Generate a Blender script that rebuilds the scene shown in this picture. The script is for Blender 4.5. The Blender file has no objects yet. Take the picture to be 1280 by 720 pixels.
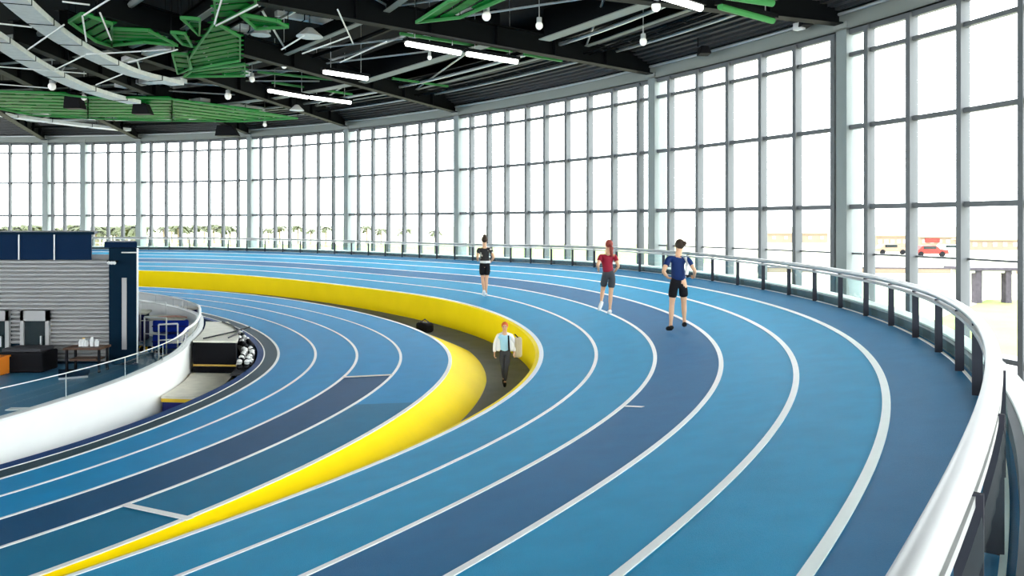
import bpy, bmesh, math, random
import numpy as np
from mathutils import Vector, Matrix
random.seed(7)
PI = math.pi
SC = bpy.context.scene
COL = SC.collection
EYE = 3.96            # eye height above the hall floor; heights below are relative to the eye, everything is lifted at the end

# ------------------------------------------------------------------ camera, sky, exposure
F, H = 950.57, 277.11
cam_d = bpy.data.cameras.new('camera'); cam = bpy.data.objects.new('camera', cam_d); COL.objects.link(cam)
cam_d.sensor_width = 36.0; cam_d.lens = F / 1280 * 36.0
cam_d.shift_y = -(360 - H) / 1280
cam_d.clip_start = 0.05; cam_d.clip_end = 2000
cam.location = (0, 0, 0); cam.rotation_euler = (PI / 2, 0, 0)
SC.camera = cam
SC.view_settings.view_transform = 'Standard'; SC.view_settings.look = 'None'
SC.view_settings.gamma = 1; SC.view_settings.exposure = 1.15
SC.view_settings.use_curve_mapping = False
W = bpy.data.worlds.new('overcast_sky'); SC.world = W; W.use_nodes = True
bg = W.node_tree.nodes['Background']; bg.inputs[0].default_value = (0.93, 0.97, 1.0, 1); bg.inputs[1].default_value = 5.0
LAMP = 4.0           # strength of the ceiling tubes

# ------------------------------------------------------------------ materials
def mat(name, col, rough=0.6, metal=0.0, noise=0.0, nscale=8.0, bump=0.0, bscale=200.0, spec=0.22, emit=None, es=1.0):
    m = bpy.data.materials.new(name); m.use_nodes = True
    nt = m.node_tree; b = nt.nodes['Principled BSDF']
    b.inputs['Base Color'].default_value = (*col, 1); b.inputs['Roughness'].default_value = rough
    b.inputs['Metallic'].default_value = metal
    b.inputs['Specular IOR Level'].default_value = spec
    if noise > 0:
        tc = nt.nodes.new('ShaderNodeTexCoord'); n = nt.nodes.new('ShaderNodeTexNoise'); n.inputs['Scale'].default_value = nscale
        n.inputs['Detail'].default_value = 6
        mx = nt.nodes.new('ShaderNodeMixRGB'); mx.blend_type = 'MULTIPLY'; mx.inputs[0].default_value = 1
        rp = nt.nodes.new('ShaderNodeValToRGB'); rp.color_ramp.elements[0].position = 0.3; rp.color_ramp.elements[1].position = 0.7
        k = 1 - noise; rp.color_ramp.elements[0].color = (k, k, k, 1); rp.color_ramp.elements[1].color = (1, 1, 1, 1)
        nt.links.new(tc.outputs['Object'], n.inputs['Vector']); nt.links.new(n.outputs['Fac'], rp.inputs[0])
        mx.inputs[1].default_value = (*col, 1); nt.links.new(rp.outputs[0], mx.inputs[2])
        nt.links.new(mx.outputs[0], b.inputs['Base Color'])
    if bump > 0:
        tc2 = nt.nodes.new('ShaderNodeTexCoord'); n2 = nt.nodes.new('ShaderNodeTexNoise'); n2.inputs['Scale'].default_value = bscale
        bp = nt.nodes.new('ShaderNodeBump'); bp.inputs['Strength'].default_value = bump; bp.inputs['Distance'].default_value = 0.02
        nt.links.new(tc2.outputs['Object'], n2.inputs['Vector']); nt.links.new(n2.outputs['Fac'], bp.inputs['Height'])
        nt.links.new(bp.outputs[0], b.inputs['Normal'])
    if emit:
        b.inputs['Emission Color'].default_value = (*emit, 1); b.inputs['Emission Strength'].default_value = es
    return m

def glass_mat(name, tint=(0.95, 0.98, 0.97), refl=0.10):
    m = bpy.data.materials.new(name); m.use_nodes = True; nt = m.node_tree; nt.nodes.clear()
    out = nt.nodes.new('ShaderNodeOutputMaterial'); mix = nt.nodes.new('ShaderNodeMixShader')
    tr = nt.nodes.new('ShaderNodeBsdfTransparent'); tr.inputs[0].default_value = (*tint, 1)
    gl = nt.nodes.new('ShaderNodeBsdfGlossy'); gl.inputs['Roughness'].default_value = 0.03
    fr = nt.nodes.new('ShaderNodeFresnel'); fr.inputs[0].default_value = 1.45
    mu = nt.nodes.new('ShaderNodeMath'); mu.operation = 'MULTIPLY'; mu.inputs[1].default_value = refl * 8
    mu.use_clamp = True
    nt.links.new(fr.outputs[0], mu.inputs[0]); nt.links.new(mu.outputs[0], mix.inputs[0])
    nt.links.new(tr.outputs[0], mix.inputs[1]); nt.links.new(gl.outputs[0], mix.inputs[2]); nt.links.new(mix.outputs[0], out.inputs[0])
    return m

M = {}
def T(name, col):
    M[name] = mat(name, col, 0.58, 0, 0.12, 3.0, 0.3, 160.0, 0.5); M[name].node_tree.nodes['Principled BSDF'].inputs['IOR'].default_value = 1.12
T('lane_light', (0.001, 0.285, 0.52)); T('lane_dark', (0.002, 0.130, 0.30)); T('lane_outer', (0.014, 0.155, 0.325))
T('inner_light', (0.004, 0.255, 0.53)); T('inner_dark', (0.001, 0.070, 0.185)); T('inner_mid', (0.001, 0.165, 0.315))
T('inner_char', (0.025, 0.060, 0.085)); T('apron_blue', (0.008, 0.050, 0.20))
M['line'] = mat('white_line_paint', (0.84, 0.86, 0.84), 0.6, noise=0.05, nscale=4)
M['yellow'] = mat('yellow_panel', (0.93, 0.70, 0.0), 0.55, noise=0.06, nscale=1.2)
M['path'] = mat('grey_path', (0.24, 0.25, 0.23), 0.75, noise=0.15, nscale=2)
M['infield'] = mat('blue_grey_floor', (0.06, 0.25, 0.42), 0.35, noise=0.15, nscale=1.2)
M['hallfloor'] = mat('warm_grey_floor', (0.36, 0.34, 0.33), 0.6, noise=0.12, nscale=1.5)
M['kerb'] = mat('dark_kerb_rubber', (0.05, 0.065, 0.08), 0.6)
M['skirt'] = mat('grey_skirt', (0.30, 0.32, 0.32), 0.6)
M['white'] = mat('white_paint', (0.80, 0.80, 0.77), 0.5, noise=0.05, nscale=2)
M['whitewall'] = mat('offwhite_wall', (0.90, 0.90, 0.86), 0.6, noise=0.06, nscale=1.5)
M['steel'] = mat('brushed_handrail_steel', (0.36, 0.37, 0.36), 0.40, 0.25, noise=0.08, nscale=3)
M['postdark'] = mat('dark_post_plate', (0.035, 0.035, 0.045), 0.5)
M['mullion'] = mat('grey_mullion', (0.115, 0.125, 0.13), 0.5)
M['column'] = mat('grey_green_column', (0.22, 0.255, 0.25), 0.6, noise=0.06, nscale=1)
M['fascia'] = mat('grey_fascia', (0.22, 0.24, 0.22), 0.6)
M['glass'] = glass_mat('window_glass', (0.96, 0.98, 0.98), 0.04)
M['railglass'] = glass_mat('balustrade_glass', (0.88, 0.95, 0.96), 0.20)
M['greenglass'] = glass_mat('green_tinted_glass', (0.80, 0.93, 0.90), 0.015)
M['deck'] = mat('black_roof_deck', (0.012, 0.013, 0.015), 0.6)
M['girder'] = mat('charcoal_steel', (0.007, 0.008, 0.009), 0.5)
M['flange'] = mat('pale_flange_paint', (0.26, 0.28, 0.26), 0.5)
M['pipe'] = mat('galvanised_pipe', (0.50, 0.52, 0.52), 0.4, 0.5)
M['duct'] = mat('pale_grey_duct', (0.78, 0.79, 0.78), 0.5, noise=0.15, nscale=5)
M['green'] = mat('green_louvre', (0.003, 0.22, 0.025), 0.45, noise=0.45, nscale=2)
M['greenedge'] = mat('pale_green_trim', (0.06, 0.26, 0.08), 0.45)
M['lamp'] = mat('lit_tube', (1, 1, 1), 0.4, emit=(1.0, 1.0, 0.93), es=LAMP)
M['lampdim'] = mat('lamp_glass_frosted', (0.85, 0.85, 0.80), 0.3, emit=(1.0, 1.0, 0.95), es=0.12)
M['navy'] = mat('navy_panel', (0.004, 0.018, 0.050), 0.45)
M['navy2'] = mat('navy_cladding', (0.003, 0.015, 0.030), 0.5)
M['corr'] = mat('grey_corrugated_sheet', (0.36, 0.355, 0.35), 0.5, 0.2)
M['black'] = mat('black_vinyl', (0.012, 0.012, 0.014), 0.45)
M['doorglass'] = mat('dark_door_glass', (0.008, 0.016, 0.018), 0.15)
M['gold'] = mat('gold_trim', (0.75, 0.48, 0.10), 0.4)
M['mustard'] = mat('mustard_edge', (0.80, 0.50, 0.03), 0.5)
M['cream'] = mat('cream_tarp', (0.80, 0.76, 0.64), 0.6, noise=0.18, nscale=4)
M['royal'] = mat('royal_blue_vinyl', (0.012, 0.045, 0.50), 0.35, noise=0.15, nscale=5)
M['indigo'] = mat('indigo_vinyl', (0.015, 0.018, 0.13), 0.4)
M['orange'] = mat('orange_plastic', (0.80, 0.22, 0.02), 0.5)
M['wood'] = mat('dark_wood', (0.10, 0.05, 0.03), 0.5)
M['skin'] = mat('skin', (0.62, 0.36, 0.22), 0.55)
M['hair_brown'] = mat('brown_hair', (0.045, 0.028, 0.018), 0.7)
M['hair_red'] = mat('auburn_hair', (0.26, 0.055, 0.04), 0.7)
M['hair_orange'] = mat('ginger_hair', (0.62, 0.12, 0.03), 0.7)
M['shirt_navy'] = mat('navy_shirt', (0.003, 0.020, 0.10), 0.7)
M['shirt_red'] = mat('crimson_shirt', (0.26, 0.008, 0.025), 0.7)
M['shirt_pale'] = mat('pale_blue_shirt', (0.36, 0.62, 0.74), 0.7)
M['cloth_white'] = mat('white_cloth', (0.78, 0.76, 0.74), 0.7)
M['cloth_black'] = mat('black_cloth', (0.014, 0.013, 0.015), 0.75)
M['cloth_grey'] = mat('charcoal_cloth', (0.045, 0.045, 0.05), 0.75)
M['bag_beige'] = mat('beige_bag', (0.50, 0.42, 0.28), 0.7)
M['eye'] = mat('eye_dark', (0.02, 0.015, 0.01), 0.3)
M['lips'] = mat('lips', (0.50, 0.16, 0.13), 0.5)
M['sand'] = mat('pale_sand', (0.50, 0.49, 0.36), 0.9, noise=0.12, nscale=0.3)
M['lawn'] = mat('dry_lawn', (0.20, 0.24, 0.07), 0.9, noise=0.3, nscale=0.5)
M['leaf'] = mat('palm_leaf', (0.055, 0.065, 0.025), 0.7, noise=0.3, nscale=3)
M['bark'] = mat('palm_bark', (0.26, 0.20, 0.13), 0.8)
M['house'] = mat('pale_render_wall', (0.20, 0.15, 0.11), 0.8, noise=0.15, nscale=0.6)
M['roofred'] = mat('red_paint', (0.22, 0.02, 0.015), 0.6)
M['stone'] = mat('grey_stone', (0.07, 0.06, 0.075), 0.8, noise=0.4, nscale=6)
M['fencem'] = mat('fence_steel', (0.25, 0.26, 0.26), 0.6)
for k_ in ('green', 'greenedge', 'girder', 'deck', 'navy', 'navy2', 'black', 'duct', 'flange', 'yellow', 'postdark', 'cloth_black', 'path'):
    M[k_].node_tree.nodes['Principled BSDF'].inputs['IOR'].default_value = 1.13
# patterned black and white shirt of the farthest runner
def pattern(name, c0, c1, scale):
    m = mat(name, c0, 0.7); nt = m.node_tree; b = nt.nodes['Principled BSDF']
    tc = nt.nodes.new('ShaderNodeTexCoord'); n = nt.nodes.new('ShaderNodeTexVoronoi'); n.inputs['Scale'].default_value = scale
    r = nt.nodes.new('ShaderNodeValToRGB'); r.color_ramp.interpolation = 'CONSTANT'; r.color_ramp.elements[0].color = (*c1, 1)
    r.color_ramp.elements[1].color = (*c0, 1); r.color_ramp.elements[1].position = 0.28
    nt.links.new(tc.outputs['Object'], n.inputs['Vector']); nt.links.new(n.outputs['Distance'], r.inputs[0]); nt.links.new(r.outputs[0], b.inputs['Base Color'])
    return m
M['shirt_pattern'] = pattern('black_white_patterned_shirt', (0.02, 0.018, 0.018), (0.6, 0.55, 0.5), 9.0)

# ------------------------------------------------------------------ mesh helpers
class MB:
    def __init__(s): s.v = []; s.f = []; s.smooth = False
    def add(s, vs, fs):
        o = len(s.v); s.v += [tuple(v) for v in vs]; s.f += [tuple(i + o for i in f) for f in fs]; return s
    def box(s, c, size, rz=0.0, R=None):
        hx, hy, hz = [q / 2 for q in size]; R = R or Matrix.Rotation(rz, 3, 'Z'); c = Vector(c)
        vs = [c + R @ Vector((x * hx, y * hy, z * hz)) for x in (-1, 1) for y in (-1, 1) for z in (-1, 1)]
        return s.add(vs, [(0, 1, 3, 2), (4, 6, 7, 5), (0, 4, 5, 1), (2, 3, 7, 6), (0, 2, 6, 4), (1, 5, 7, 3)])
    def bar(s, a, b, w, h):     # rectangular bar, h measured vertically
        a = Vector(a); b = Vector(b); d = (b - a)
        if d.length < 1e-6: return s
        d.normalize(); up = Vector((0, 0, 1))
        if abs(d.z) > 0.95: up = Vector((0, 1, 0))
        sx = d.cross(up).normalized(); uz = sx.cross(d).normalized()
        vs = [p + sx * x * w / 2 + uz * z * h / 2 for p in (a, b) for x in (-1, 1) for z in (-1, 1)]
        return s.add(vs, [(0, 1, 3, 2), (4, 6, 7, 5), (0, 4, 5, 1), (2, 3, 7, 6), (0, 2, 6, 4), (1, 5, 7, 3)])
    def tube(s, pts, r, n=8, cap=True, rz=None):
        pts = [Vector(p) for p in pts]; o = len(s.v); m = len(pts)
        rs = r if hasattr(r, '__len__') else [r] * m
        for i, p in enumerate(pts):
            d = (pts[min(i + 1, m - 1)] - pts[max(i - 1, 0)])
            d = d.normalized() if d.length > 1e-9 else Vector((0, 0, 1))
            up = Vector((0, 0, 1)) if abs(d.z) < 0.95 else Vector((0, 1, 0))
            a = d.cross(up).normalized(); b = a.cross(d).normalized(); q = rz if rz else 1.0
            for k in range(n):
                t = 2 * PI * k / n; s.v.append(tuple(p + (a * math.cos(t) + b * math.sin(t) * q) * rs[i]))
        for i in range(m - 1):
            for k in range(n):
                s.f.append((o + i * n + k, o + i * n + (k + 1) % n, o + (i + 1) * n + (k + 1) % n, o + (i + 1) * n + k))
        if cap:
            s.f.append(tuple(o + k for k in range(n))[::-1]); s.f.append(tuple(o + (m - 1) * n + k for k in range(n)))
        s.smooth = True
        return s
    def sheet(s, P, Q):         # quads between two polylines
        o = len(s.v); n = len(P); s.v += [tuple(p) for p in P] + [tuple(q) for q in Q]
        for i in range(n - 1): s.f.append((o + i, o + i + 1, o + n + i + 1, o + n + i))
        return s
    def prism(s, poly, z0, z1):
        o = len(s.v); n = len(poly); s.v += [(x, y, z0) for x, y in poly] + [(x, y, z1) for x, y in poly]
        s.f.append(tuple(o + i for i in range(n))[::-1]); s.f.append(tuple(o + n + i for i in range(n)))
        for i in range(n): s.f.append((o + i, o + (i + 1) % n, o + n + (i + 1) % n, o + n + i))
        return s
    def sweep(s, paths, closed=True):   # paths: list of polylines forming the cross-section corners
        o = len(s.v); n = len(paths[0]); k = len(paths)
        for p in paths: s.v += [tuple(q) for q in p]
        for j in range(k if closed else k - 1):
            a = o + j * n; b = o + ((j + 1) % k) * n
            for i in range(n - 1): s.f.append((a + i, a + i + 1, b + i + 1, b + i))
        if closed:
            s.f.append(tuple(o + j * n for j in range(k))); s.f.append(tuple(o + j * n + n - 1 for j in range(k))[::-1])
        return s
    def ball(s, c, r, seg=10, rings=7, sc=(1, 1, 1), R=None):
        o = len(s.v); c = Vector(c); R = R or Matrix.Identity(3)
        def P(th, ph): return c + R @ Vector((r * sc[0] * math.sin(th) * math.cos(ph), r * sc[1] * math.sin(th) * math.sin(ph), r * sc[2] * math.cos(th)))
        s.v.append(tuple(P(0, 0)))
        for i in range(1, rings):
            for k in range(seg): s.v.append(tuple(P(PI * i / rings, 2 * PI * k / seg)))
        s.v.append(tuple(P(PI, 0))); last = len(s.v) - 1
        for k in range(seg): s.f.append((o, o + 1 + k, o + 1 + (k + 1) % seg))
        for i in range(rings - 2):
            for k in range(seg):
                a = o + 1 + i * seg
                s.f.append((a + k, a + seg + k, a + seg + (k + 1) % seg, a + (k + 1) % seg))
        a = o + 1 + (rings - 2) * seg
        for k in range(seg): s.f.append((last, a + (k + 1) % seg, a + k))
        s.smooth = True
        return s
    def build(s, name, m, parent=None, bevel=0.0, fix=True):
        me = bpy.data.meshes.new(name)
        vs = s.v
        if parent is not None:
            L = parent.matrix_world_loc if False else wloc(parent); vs = [(x - L[0], y - L[1], z - L[2]) for x, y, z in vs]
        me.from_pydata(vs, [], s.f); me.update()
        if fix:
            bm = bmesh.new(); bm.from_mesh(me); bmesh.ops.recalc_face_normals(bm, faces=bm.faces); bm.to_mesh(me); bm.free()
        if s.smooth:
            for p in me.polygons: p.use_smooth = True
            try: me.set_sharp_from_angle(angle=math.radians(40))
            except Exception: pass
        me.materials.append(m)
        o = bpy.data.objects.new(name, me); COL.objects.link(o)
        if parent is not None: o.parent = parent
        if bevel > 0:
            b = o.modifiers.new('bevel', 'BEVEL'); b.width = bevel; b.segments = 2; b.limit_method = 'ANGLE'
        return o
def wloc(o):
    L = Vector(o.location)
    while o.parent is not None: o = o.parent; L += Vector(o.location)
    return L
def thing(name, label, cat, loc=(0, 0, 0), group=None, rz=0.0):
    o = bpy.data.objects.new(name, None); COL.objects.link(o); o.location = loc; o.empty_display_size = 0.2
    o.rotation_euler = (0, 0, rz); o['label'] = label; o['category'] = cat
    if group: o['group'] = group
    return o
def tag(o, label, cat, group=None, kind=None):
    o['label'] = label; o['category'] = cat
    if group: o['group'] = group
    if kind: o['kind'] = kind
    return o
def struct(o): o['kind'] = 'structure'; return o
def copy_tree(o, parent=None):
    c = o.copy(); COL.objects.link(c); c.parent = parent
    for ch in list(o.children): copy_tree(ch, c)
    return c
def P(u, v, z):               # where a sight line at (u, v) meets the level z
    D = F * z / (H - v); return Vector(((u - 640) / F * D, D, z))

# ------------------------------------------------------------------ the two banked tracks: plan curves and heights
O = dict(cx=-19.8197, cy=16.3788, R0=20.5594, z0=-2.6005, b=0.164, w=0.9997, dR=[-0.6143, -0.7131, -0.9144, -0.2487, -0.2427, -0.9465, -1.4183, -0.4034, 2.4606, 4.8761, 7.3462], dz=[0.0773, 0.0333, -0.0422, -0.0671, -0.0192, 0.0886, 0.0548, 0.0543, 0.0987, 0.0764, 0.05], db=[0.0205, 0.0265, 0.0267, 0.0166, 0.0012, -0.0111, -0.0177, -0.0232, -0.0213, -0.0137, -0.0049])
I = dict(cx=-19.1386, cy=15.8667, R0=18.9638, z0=-2.8719, b=0.0538, w=0.9308, dR=[-1.8375, -1.3757, -0.8116, -0.9167, -1.18, -1.6847, -1.9606, -1.4409, 0.028, 1.2976, 2.6031], dz=[0.0413, 0.043, 0.0325, 0.0059, -0.0819, -0.1585, -0.1707, -0.1177, -0.0348, 0.0117, 0.0492], db=[0.0152, 0.0267, 0.0347, 0.0264, -0.0027, -0.0193, -0.0271, -0.0277, -0.0189, -0.0087, 0.0012])
KA = np.array([-1.6, -1.0, -.6, -.25, 0.05, .35, .7, 1.1, 1.6, 2.1, 2.5])
AA = np.linspace(-1.5, 2.3, 381)
def cubmat(xk, xq):
    n = len(xk); h = np.diff(xk); Mx = np.zeros((n, n)); R = np.zeros((n, n)); Mx[0, 0] = Mx[-1, -1] = 1
    for i in range(1, n - 1):
        Mx[i, i - 1] = h[i - 1]; Mx[i, i] = 2 * (h[i - 1] + h[i]); Mx[i, i + 1] = h[i]
        R[i, i - 1] = 6 / h[i - 1]; R[i, i] = -6 / h[i - 1] - 6 / h[i]; R[i, i + 1] = 6 / h[i]
    S = np.linalg.solve(Mx, R); B = np.zeros((len(xq), n))
    for q, x in enumerate(xq):
        i = min(max(np.searchsorted(xk, x) - 1, 0), n - 2); a = (xk[i + 1] - x) / h[i]; b = 1 - a
        B[q, i] += a; B[q, i + 1] += b; B[q] += ((a ** 3 - a) * S[i] + (b ** 3 - b) * S[i + 1]) * h[i] ** 2 / 6
    return B
BM = cubmat(KA, AA)
def arr(v): return np.full(len(AA), float(v)) if not hasattr(v, '__len__') else np.asarray(v, float)
def line(t, d, dz=0.0, z=None):
    R = t['R0'] + BM @ np.array(t['dR']); x = t['cx'] + R * np.cos(AA); y = t['cy'] + R * np.sin(AA)
    tx = np.gradient(x); ty = np.gradient(y); n = np.hypot(tx, ty); d = arr(d)
    zz = t['z0'] + BM @ np.array(t['dz']) + (t['b'] + BM @ np.array(t['db'])) * d + arr(dz)
    if z is not None: zz = arr(z)
    return np.stack([x + ty / n * d, y - tx / n * d, zz], 1)
def cut(Pl, a0, a1):
    m = (AA >= a0) & (AA <= a1); return Pl[m]
def at_a(t, a, d, dz=0.0):
    L = line(t, d, dz); return Vector([np.interp(a, AA, L[:, k]) for k in range(3)])
def dirs(t, a):
    p = at_a(t, a - .01, 0); q = at_a(t, a + .01, 0); d = (q - p); d.z = 0; d.normalize(); return d, Vector((d.y, -d.x, 0))

OO = [0.0, 1.077, 2.107, 3.125, 4.100, 5.011, 5.80]
IO = [0.0, -1.064, -2.037, -2.972, -3.816]
i5 = np.interp(AA, [-1.5, -.6, -.35, 0.1, 2.5], [-4.45, -4.42, -4.22, -4.14, -4.14])
iap = np.interp(AA, [-1.5, -.6, -.35, 0.1, 2.5], [-4.85, -4.78, -4.56, -4.30, -4.30])
zpath = np.full(len(AA), -3.34)

# outer track
ot = thing('running_track', 'raised outer banked blue running track with six lanes, runners on it, yellow inner wall', 'running track', (6, 14, -EYE))
lm = ['lane_light', 'lane_light', 'lane_dark', 'lane_light', 'lane_light', 'lane_outer']
for k in range(6):
    MB().sheet(line(O, OO[k]), line(O, OO[k + 1] if k < 5 else 5.93)).build('lane', M[lm[k]], ot, fix=False)
for k in range(7):
    w = (0.085, .062, .062, .066, .07, .074, .03)[k]
    c = OO[k]; a, b = (c - .02, c + w - .02) if k == 0 else (c - w / 2, c + w / 2)
    MB().sweep([line(O, a, .008), line(O, b, .008), line(O, b, -.004), line(O, a, -.004)]).build('lane_line', M['line'], ot)
MB().sweep([line(O, -.02, .005), line(O, -.02, z=zpath - .3), line(O, -.10, z=zpath - .3), line(O, -.10, 0.0)]).build('inner_wall', M['yellow'], ot)
MB().sweep([line(O, 5.86, -.05), line(O, 5.86, .13), line(O, 6.0, .13), line(O, 6.0, -.05)]).build('kerb', M['kerb'], ot)
zl = line(O, 6.0)[:, 2]
MB().sweep([line(O, 5.97, z=zl), line(O, 5.97, z=-3.95), line(O, 6.06, z=-3.95), line(O, 6.06, z=zl)]).build('skirt', M['skirt'], ot)
MB().sweep([line(O, 5.92, .13), line(O, 6.08, .13), line(O, 6.08, .155), line(O, 5.92, .155)]).build('kerb_cap', M['white'], ot)
# short white marks on the third lane
d_, n_ = dirs(O, -.308)
p0 = at_a(O, -.308, 2.12, .012)
mk = MB(); q0 = P(782, 507.5, p0.z); q1 = P(804, 508.5, at_a(O, -.30, 2.35).z + .012)
mk.bar(q0, q1, .055, .006).build('lane_mark', M['line'], ot)

# inner track
it = thing('running_track', 'lower inner blue running track with four lanes beside the yellow slope and glass balustrade', 'running track', (-4, 14, -EYE))
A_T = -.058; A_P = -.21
def lane(k, mname, a0=-9, a1=9, e0=None, e1=None):
    MB().sheet(cut(line(I, IO[k] if e0 is None else e0), a0, a1), cut(line(I, IO[k + 1] if e1 is None else e1), a0, a1)).build('lane', M[mname], it, fix=False)
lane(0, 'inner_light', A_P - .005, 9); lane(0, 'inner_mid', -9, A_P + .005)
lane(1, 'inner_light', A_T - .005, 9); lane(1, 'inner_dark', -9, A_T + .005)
lane(2, 'inner_light'); lane(3, 'inner_light')
MB().sheet(line(I, IO[4]), line(I, i5)).build('safety_strip', M['inner_char'], it, fix=False)
MB().sheet(line(I, i5), line(I, iap)).build('apron', M['apron_blue'], it, fix=False)
for k, c in enumerate(IO + [i5]):
    w = (.075, .058, .058, .058, .058, .028)[k]
    MB().sweep([line(I, c - w / 2, .008), line(I, c + w / 2, .008), line(I, c + w / 2, -.004), line(I, c - w / 2, -.004)]).build('lane_line', M['line'], it)
d, n = dirs(I, A_T); a_ = at_a(I, A_T, IO[2], .012); b_ = at_a(I, A_T - .004, IO[1], .012)
MB().bar(a_, b_, .09, .008).build('cross_mark', mat('cream_line', (.62, .60, .50), .6), it)
a_ = P(157, 631, at_a(I, -.484, IO[1]).z + .014); b_ = P(238, 648.5, at_a(I, -.494, 0).z + .014)
MB().bar(a_, b_, .075, .008).build('cross_mark', M['line'], it)
foot = np.interp(AA, [-1.5, -.62, -.42, -.2, .0, .2, .42, .60, .8, 2.5], [.22, .20, .30, .52, .76, .88, .62, .32, .06, .05])
f0 = line(I, .03, -.004); ft = line(I, foot, z=zpath)
MB().sweep([f0, ft, line(I, foot, z=-3.95), line(I, .03, z=-3.95)]).build('embankment', M['yellow'], it)
MB().sweep([line(I, iap), line(I, iap, z=-3.95), line(I, iap + .06, z=-3.95), line(I, iap + .06, -.02)]).build('inner_skirt', M['navy'], it)

# path between the tracks (floor at its own level)
pth = struct(MB().sheet(line(I, foot - .02, z=zpath), line(O, -.06, z=zpath)).build('floor', M['path'], fix=False))
pth.name = 'floor_path'

# ------------------------------------------------------------------ hall floor and ground outside
def inpoly(poly): return poly
struct(MB().prism([(-52, -22), (16, -22), (16, 20), (6, 40), (-16, 51.5), (-52, 51.5)], -4.06, -3.96).build('floor', M['hallfloor']))
inn = line(I, iap + .03, z=0)
poly = [(x, y) for x, y, z in inn[::6]]
struct(MB().prism(poly, -3.958, -3.950).build('floor_infield', M['infield']))

# ------------------------------------------------------------------ window wall
MUL = [(-40.5, 51.2), (-39.2, 51.2), (-37.9, 51.2), (-36.5, 51.2), (-35.15, 51.16), (-33.8, 51.12), (-32.41, 51.05), 'C', (-30.82, 50.96), (-29.98, 50.89), 'C', (-27.99, 50.69), (-26.88, 50.54), (-25.83, 50.37), 'C', (-23.76, 49.97), (-22.64, 49.7), (-21.57, 49.41), (-20.5, 49.09), (-19.46, 48.74), (-18.42, 48.36), (-17.32, 47.92), 'C', (-15.63, 47.17), (-14.58, 46.65), (-13.53, 46.1), (-12.5, 45.52), (-11.48, 44.91), (-10.45, 44.25), 'C', (-8.75, 43.08), (-7.8, 42.38), (-6.83, 41.62), (-5.84, 40.8), (-4.88, 39.97), (-3.93, 39.11), 'C', (-2.08, 37.3), (-1.19, 36.36), (-0.34, 35.42), (0.6, 34.35), (1.4, 33.37), (2.26, 32.29), (3.09, 31.2), (3.93, 30.02), (4.76, 28.81), 'C', (5.63, 27.46), (6.37, 26.26), (7.07, 25.05), (7.75, 23.83), (8.38, 22.62), (8.99, 21.36), 'C', (9.45, 20.33), (9.95, 19.13), (10.44, 17.79), (10.87, 16.27), (11.15, 14.8), (11.34, 13.3), (11.45, 11.8), 'C', (11.46, 10.3), (11.42, 8.8), (11.30, 7.3), (11.10, 5.8), (10.8, 4.3), (10.4, 2.8), 'C', (9.9, 1.3), (9.3, -.2), (8.6, -1.7), (7.8, -3.1), (6.9, -4.5), (5.9, -5.8), 'C', (4.8, -7.0), (3.6, -8.1), (2.3, -9.1), (0.9, -10.0), (-.6, -10.8)]
CC = [(-31.33, 50.99), (-28.68, 50.77), (-24.67, 50.16), (-16.46, 47.55), (-9.55, 43.65), (-2.8, 38.02), (5.17, 28.18), (9.13, 21.06), (11.47, 11.05), (10.15, 2.05), (5.35, -6.4)]
allp = []; ci = 0
for m_ in MUL:
    if m_ == 'C': allp.append(('C', Vector((*CC[ci], 0)))); ci += 1
    else: allp.append(('M', Vector((*m_, 0))))
def wn(i):
    a = allp[max(i - 2, 0)][1]; b = allp[min(i + 2, len(allp) - 1)][1]; d = (b - a).normalized(); return Vector((-d.y, d.x, 0)), d   # outward, tangent
ROWS = [(5.22, .14), (4.6, .11), (2.6, .12), (.41, .13), (-3.07, .11), (-3.88, .16)]
colname = ['far left of the hall, left of the paired columns', 'far left of the hall, short bay from its left neighbour', 'above the left dark blue tower of the small building',
           'right of the dark blue tower, behind the far bend', 'behind the far straight, left of the patterned-shirt runner by one wide bay and a half', 'just left of the runner in the patterned shirt',
           'between the red-shirted and navy-shirted runners', 'tall one behind the handrail, right of the navy-shirted runner', 'outside the right edge of view', 'outside the right edge of view', 'outside the right edge of view']
ci = 0; bays = [[]]
for i, (k, p) in enumerate(allp):
    bays[-1].append(i)
    if k == 'C': bays.append([i])
for i, (k, p) in enumerate(allp):
    if k != 'C': continue
    nrm, tg = wn(i); rz = math.atan2(tg.y, tg.x)
    t = thing('column', 'grey square column of the glass wall, ' + colname[ci], 'column', (p.x, p.y, -EYE), 'columns of the glass wall')
    c = p + nrm * .28 + tg * (.0)
    MB().box((c.x, c.y, (5.3 - 3.96) / 2), (.36, .60, 9.26), rz).build('shaft', M['column'], t, bevel=.01)
    MB().box((c.x, c.y, 5.42), (.46, .7, .16), rz).build('cap', M['flange'], t)
    MB().box((c.x, c.y, -3.86), (.44, .68, .18), rz).build('base', M['column'], t)
    ci += 1
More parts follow.
